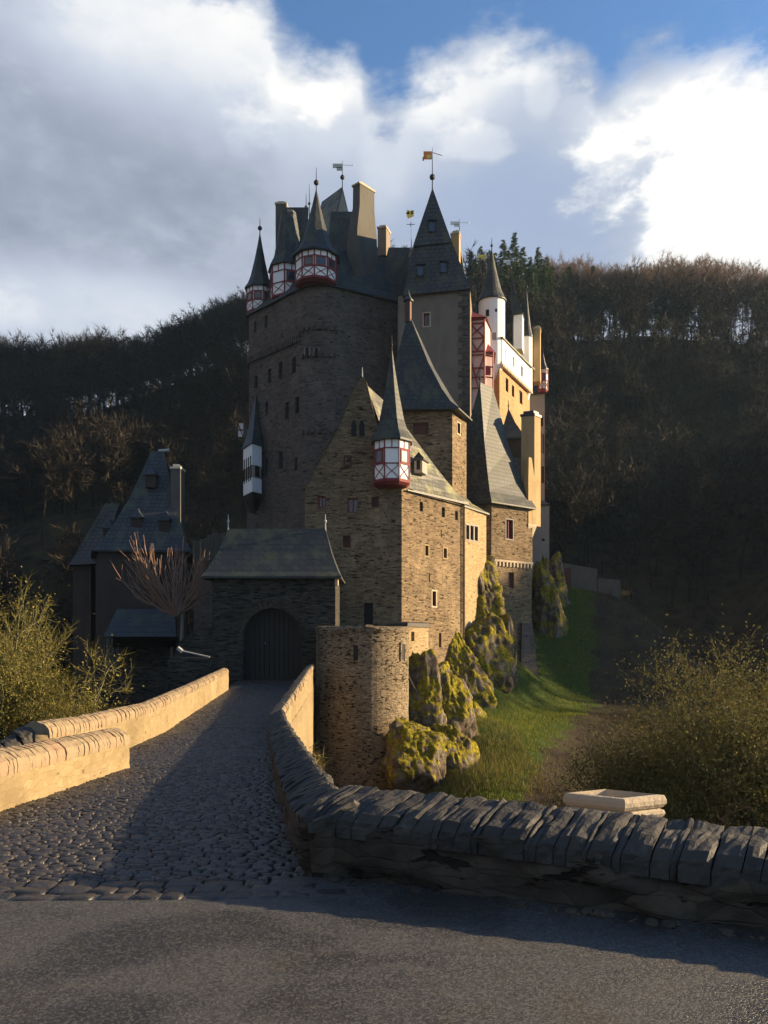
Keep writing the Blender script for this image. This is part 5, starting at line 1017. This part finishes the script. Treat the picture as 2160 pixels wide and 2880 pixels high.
# conifers on the crest behind the castle, from the photograph's skyline
CF = [(1325, 700, 168), (1352, 690, 176), (1375, 700, 170), (1392, 705, 164), (1415, 672, 168), (1447, 650, 166), (1470, 690, 172), (1490, 720, 166), (1515, 692, 165), (1535, 720, 163), (1552, 745, 168), (1340, 720, 160), (1430, 700, 160), (1500, 740, 158), (1400, 740, 156), (1460, 730, 157), (1590, 760, 172), (1600, 745, 178), (1668, 742, 178), (1772, 748, 178), (1808, 752, 180), (1862, 746, 178), (1915, 758, 180), (2142, 790, 178)]
side = ['on the crest behind the white turret', 'rising above the ridge']
for i, (px, py, d) in enumerate(CF[:16]+CF[16:]):
    x = X(px, d); zt = Z(py, d); zg = float(height(x, d)[0]); hh = max(zt-zg, 5)
    zb_ = zt-hh; sc = hh/16
    plant('conifer', ('tallest fir of the clump on the crest right of the slate tower' if i == 5 else 'fir in the dense dark clump on the crest beside the castle' if i < 16 else 'small fir tip poking above the bare beeches of the right ridge'), 'conifer', fir[i % 3], x, d, i*1.7, (min(sc, 1.25)*1.0, sc), 'fir clump on the crest' if i < 16 else 'fir tips along the right ridge')
def near_castle(x, y): return -22 < x < 24 and y < 100
# ridge trees
cnt = 0
for i in range(78):
    px = 1540+(2240-1540)*(i+random.random())/78; d = random.choice((174, 179, 183, 189)); x = X(px, d); top = np.interp(px, [1540, 1700, 1950, 2160, 2240], [775, 775, 765, 792, 800])+random.uniform(-8, 22)
    zg = float(height(x, d)[0])-1.5; hh = max(8, Z(top, d)-zg); v = beech[i % 4]
    plant('beech_tree', 'bare brown beech standing on the right ridge against the cloud', 'tree', (v[0], v[1]), x, d, random.uniform(0, 6.28), (hh/15*random.uniform(.8, 1.0), hh/15), 'bare beeches along the right ridge', z=zg)
for i in range(120):
    px = -40+(760+40)*(i+random.random())/120; d = random.choice((180, 185, 190)); x = X(px, d); top = np.interp(px, [-40, 60, 180, 290, 370, 395, 460, 560, 640, 700, 760], [1000, 995, 995, 975, 980, 1000, 955, 915, 890, 860, 840])+random.uniform(-4, 26)
    zg = float(height(x, d)[0])-5; hh = max(9, Z(top, d)-zg); v = beech[(i+1) % 4]; sunny = 215 < px < 390  # crowns in this stretch take the tone painted as sunlit
    plant('beech_tree', ('beech with sunshine painted into its crown on the left skyline' if sunny else 'bare dark beech on the left skyline'), 'tree', (v[0], v[3] if sunny else v[2]), x, d, random.uniform(0, 6.28), (hh/15*random.uniform(1.0, 1.25), hh/15), 'beeches with painted sun on the left skyline' if sunny else 'bare beeches along the left skyline', z=zg)
for i in range(150):  # unseen trees, added to throw shade on the grass slope
    x, y = random.uniform(46, 80), random.uniform(67, 108); v = beech[i % 4]
    if x/y < .56: continue
    plant('beech_tree', 'bare beech added on the out-of-frame spur to shade the slope', 'tree', (v[0], v[1]), x, y, random.uniform(0, 6.28), random.uniform(.5, .68), 'beeches added on the out-of-frame spur for shade')
# the wood on the slopes below: nobody could count it
def wood(name, n, region, mat, seed):
    rs = np.random.default_rng(seed); tk, tw_ = tree_meshes(seed, 14, 5.0, None, None, tw=.11, nt=2); V0, F0 = tw_; sel = rs.permutation(len(F0))[:1000]
    tri = V0[F0[sel]]; c = tri.mean(1, keepdims=True); tri = c+(tri-c)*1.5; TV, TF = tk; keep = TF[:8*5]; Vs = []; Ts = []; o = 0; o2 = 0; Fs = []
    xs = []
    while len(xs) < n:
        x, y = rs.uniform(region[0], region[1]), rs.uniform(region[2], region[3])
        if near_castle(x, y) or (x > -20 and y < 100 and x < 35): continue
        xs.append((x, y))
    xs = np.array(xs); hz = height(xs[:, 0], xs[:, 1])
    used = np.unique(keep); mp = {int(a): i for i, a in enumerate(used)}; kf = np.vectorize(mp.get)(keep); TVk = TV[used]
    for (x, y), z in zip(xs, hz):
        a = rs.uniform(0, 6.28); s_ = rs.uniform(.65, 1.0); ca, sa = math.cos(a)*s_, math.sin(a)*s_; R_ = np.array([[ca, sa, 0], [-sa, ca, 0], [0, 0, s_]])
        q = tri.reshape(-1, 3)@R_+np.array([x, y, z-.2]); Vs.append(q); q2 = TVk@R_+np.array([x, y, z-.2]); Ts.append(q2); Fs.append(kf+o2); o2 += len(q2)
    V = np.concatenate(Vs); o1 = from_np(name, V, np.arange(len(V)).reshape(-1, 3), mat); struct(o1, 'stuff'); V2 = np.concatenate(Ts); o3 = from_np('wood_trunks', V2, np.concatenate(Fs), 'twig_dark', o1); struct(o3, 'stuff')
    return o1
tag(wood('hillside_wood', 720, (18, 130, 104, 176), 'twig_dark', 31), 'dark leafless wood covering the right hillside', 'wood')
tag(wood('hillside_wood', 760, (-130, 10, 92, 182), 'twig_dark', 32), 'dark wood covering the left hillside below the skyline', 'wood')
# ---- near trees
def leafy(kind, label, cat, loc, stems, lean, L, r, lev, leafmat_, bark, nleaf, lsz, clump, seed, up=.1, spread=.7, wob=.2, shrink=.7, tw=.02, twn=2, twL=.4, twm='bark', group=None):
    rs = np.random.default_rng(seed); segs = []; tips = []
    for k in range(stems):
        a = 6.28*k/stems+rs.uniform(-.4, .4); d = np.array([math.cos(a)*lean, math.sin(a)*lean, 1.0]); d /= np.linalg.norm(d); grow(rs, (math.cos(a)*.12, math.sin(a)*.12, 0), d, L*rs.uniform(.8, 1.1), r*rs.uniform(.7, 1.0), lev, segs, tips, up, wob=wob, spread=spread, shrink=shrink)
    t_ = thing(kind, label, cat, loc, group); V, Fc = tubes(segs, 5); o = from_np('trunk', V, Fc, bark, t_)
    P = np.array([q[0] for q in tips]); D = np.array([q[1] for q in tips])
    if twn: Pq = np.repeat(P, twn, 0); Dq = np.repeat(D, twn, 0)+rs.normal(size=(len(Pq), 3))*.5; Dq /= np.linalg.norm(Dq, axis=1, keepdims=True); sv, sf = slivers(Pq, Dq, rs.uniform(.4, 1, len(Pq))*twL, np.full(len(Pq), tw)); from_np('twigs', sv, sf, twm, t_)
    if nleaf:
        w_ = np.array([noise.noise(Vector(p*1.1)+Vector((seed, 0, 0))) for p in P]); pr = np.clip(w_+(.35 if leafmat_ == 'leaf_olive' else .8), .03, 1)**1.5; pr /= pr.sum(); i = rs.choice(len(P), nleaf, p=pr); Pl = P[i]+rs.normal(size=(nleaf, 3))*clump
        V, Fc = leafq(Pl, rs.uniform(.6, 1.3, nleaf)*lsz); from_np('crown', V, Fc, leafmat_, t_)
    print(kind, len(segs), len(tips)); return t_
leafy('mossy_tree', 'multi stemmed tree covered in yellow green moss beyond the left wall', 'tree', (-11.3, 22.8, -4.9), 6, .34, 3.0, .15, 4, 'leaf_olive', 'bark', 52000, .040, .24, 3, up=.13, spread=.62, wob=.17, shrink=.70, twn=3, twL=.5, tw=.014, twm='leaf_olive')
leafy('leafless_bush', 'large olive brown bush in the valley at the right edge', 'bush', (13.9, 29, -8.6), 8, .42, 3.75, .10, 4, 'leaf_dim', 'bark', 170000, .060, .48, 9, up=.07, spread=.75, wob=.2, shrink=.72, twn=4, twL=.6, tw=.018, twm='leaf_dim')
leafy('leafless_bush', 'lower brown bush in front of the large olive one', 'bush', (10.4, 27, -9.0), 7, .6, 2.4, .06, 3, 'leaf_dim', 'bark_brown', 26000, .045, .3, 12, up=.05, spread=.8, wob=.22, shrink=.75, twn=5, twL=.7, tw=.018, twm='twig_brown')
leafy('pollard_tree', 'bare reddish pollarded tree with upright shoots left of the gatehouse', 'tree', (X(495, 47), 47, -4.5), 1, .02, 7.9, .28, 0, 'leaf_dim', 'bark_grey', 0, .05, .2, 5, wob=.03)
rs = np.random.default_rng(77); segs = []; tips = []; c = W(480, 1730, 47)
for k in range(44):
    a = rs.uniform(0, 6.28); e = rs.uniform(.25, 1.1); d = np.array([math.cos(a)*1.0, math.sin(a)*.6, e]); d /= np.linalg.norm(d); grow(rs, (0, 0, 0), d, rs.uniform(2.6, 3.8), .05, 1, segs, tips, .16, wob=.10, spread=.45, nseg=5, shrink=.5)
V, Fc = tubes(segs, 4); pt = [o for o in bpy.data.objects if o.name.startswith('pollard_tree')][0]; oo = from_np('crown', V+np.array([0, 0, 7.6]), Fc, 'bark_red', pt)
# undergrowth on the slopes
def scatter(name, label, cat, n, region, mat, L0, L1, wf, maskf, seed, lean=.35):
    rs = np.random.default_rng(seed); x = rs.uniform(region[0], region[1], n*3); y = rs.uniform(region[2], region[3], n*3); k = maskf(x, y, rs); x, y = x[k][:n], y[k][:n]; z = height(x, y)
    P = np.stack([x, y, z-.03], 1); D = rs.normal(size=(len(x), 3))*lean; D[:, 2] = 1; D /= np.linalg.norm(D, axis=1, keepdims=True); L = rs.uniform(L0, L1, len(x)); V, Fc = slivers(P, D, L, L*wf)
    o = from_np(name, V, Fc, mat); struct(o, 'stuff'); tag(o, label, cat); return o
scatter('grass', 'short green grass on the slope right of the castle', 'grass', 60000, (0, 26, 24, 90), 'grass_blade', .10, .30, .16, lambda x, y, r: grassmask(x, y) > r.uniform(.35, .75, len(x)), 1)
scatter('brambles', 'tangled brown brambles covering the slope below the grass', 'brambles', 60000, (1, 40, 22, 84), 'bramble_stem', .3, 1.0, .035, lambda x, y, r: (grassmask(x, y) < r.uniform(.0, .4, len(x))) & (x > 3.5+(y-24)*.12) & ~((x < 14) & (y > 54)), 2, .8)
scatter('weeds', 'dry yellow weeds under the bastion and rocks', 'weeds', 9000, (-1, 8, 36, 48), 'dry_tuft', .15, .5, .07, lambda x, y, r: x > -9, 3, .5)
# moss tufts on the rocks
for (o, c), (l, px, py, d, a, b_, e, sd) in zip(rocks, RK):
    me = o.data; n = len(me.vertices); co = np.empty(n*3, dtype=np.float32); me.vertices.foreach_get('co', co); co = co.reshape(-1, 3); nr = np.empty(n*3, dtype=np.float32); me.vertices.foreach_get('normal', nr); nr = nr.reshape(-1, 3)
    rs = np.random.default_rng(sd); i = rs.choice(n, 2600); w_ = np.array([noise.noise(Vector(co[k])*.9+Vector((sd, 0, 0))) for k in i]); i = i[w_+nr[i, 2]*.25 > .08]; P = co[i]+rs.normal(size=(len(i), 3))*.04; D = nr[i]+rs.normal(size=(len(i), 3))*.5; D /= np.linalg.norm(D, axis=1, keepdims=True)
    L = rs.uniform(.04, .13, len(i)); V, Fc = slivers(P, D, L, L*.5); mo = from_np('moss', V, Fc, 'moss_tuft' if sd % 2 else 'dry_tuft', o)
# plants on the parapet end
rs = np.random.default_rng(5); c = np.array(W(868, 2165, 13.0)); P = c+rs.normal(size=(700, 3))*np.array([.10, .5, .10]); D = rs.normal(size=(700, 3))+np.array([.4, 0, .6]); D /= np.linalg.norm(D, axis=1, keepdims=True); V, Fc = slivers(P, D, rs.uniform(.05, .28, 700), np.full(700, .012)); tag(struct(from_np('weeds', V, Fc, 'dry_tuft'), 'stuff'), 'dry weeds hanging from the outside of the right parapet', 'weeds')
# ruined garden walls on the grass crest
for lab, a, b_, zt0, zt1, zb_ in (('ruined wall with red door on the grass crest', (1568, 80), (1680, 79), 1580, 1600, 1690), ('lower ruined wall stepping down the crest', (1682, 79), (1745, 78.5), 1625, 1632, 1700)):
    gwt = thing('garden_wall', lab, 'wall', (X(a[0], a[1]), a[1], 6)); m = MB(); xa, xb = X(a[0], a[1]), X(b_[0], b_[1])
    m.loft([[(xa, a[1], 2), (xb, b_[1], 2), (xb, b_[1]+.5, 2), (xa, a[1]+.5, 2)], [(xa, a[1], Z(zt0, a[1])), (xb, b_[1], Z(zt1, b_[1])), (xb, b_[1]+.5, Z(zt1, b_[1])), (xa, a[1]+.5, Z(zt0, a[1]))]]); m.build('wall', 'plaster_grey', gwt)
    if 'door' in lab: m = MB(); c = W(1595, 1625, 79.7); m.obox(c, (.4, 0, 0), (0, .06, 0), (0, 0, 1.0)); m.build('door', 'shutter_brown', gwt)

# ---- thin valley air
m = MB(); m.box(-425, 425, -205, 505, -40, 135)
hz = m.build('haze', 'void'); hm = bpy.data.materials.new('haze'); hm.use_nodes = True; hn = NT(hm.node_tree); hn.n.clear()
pv = hn.node('ShaderNodeVolumePrincipled', {'Color': (0.50, 0.72, 1.0, 1), 'Density': 0.00011, 'Anisotropy': 0.2}); hn.l.new(pv.outputs[0], hn.node('ShaderNodeOutputMaterial').inputs['Volume'])
hz.data.materials[0] = hm; struct(hz, 'stuff')
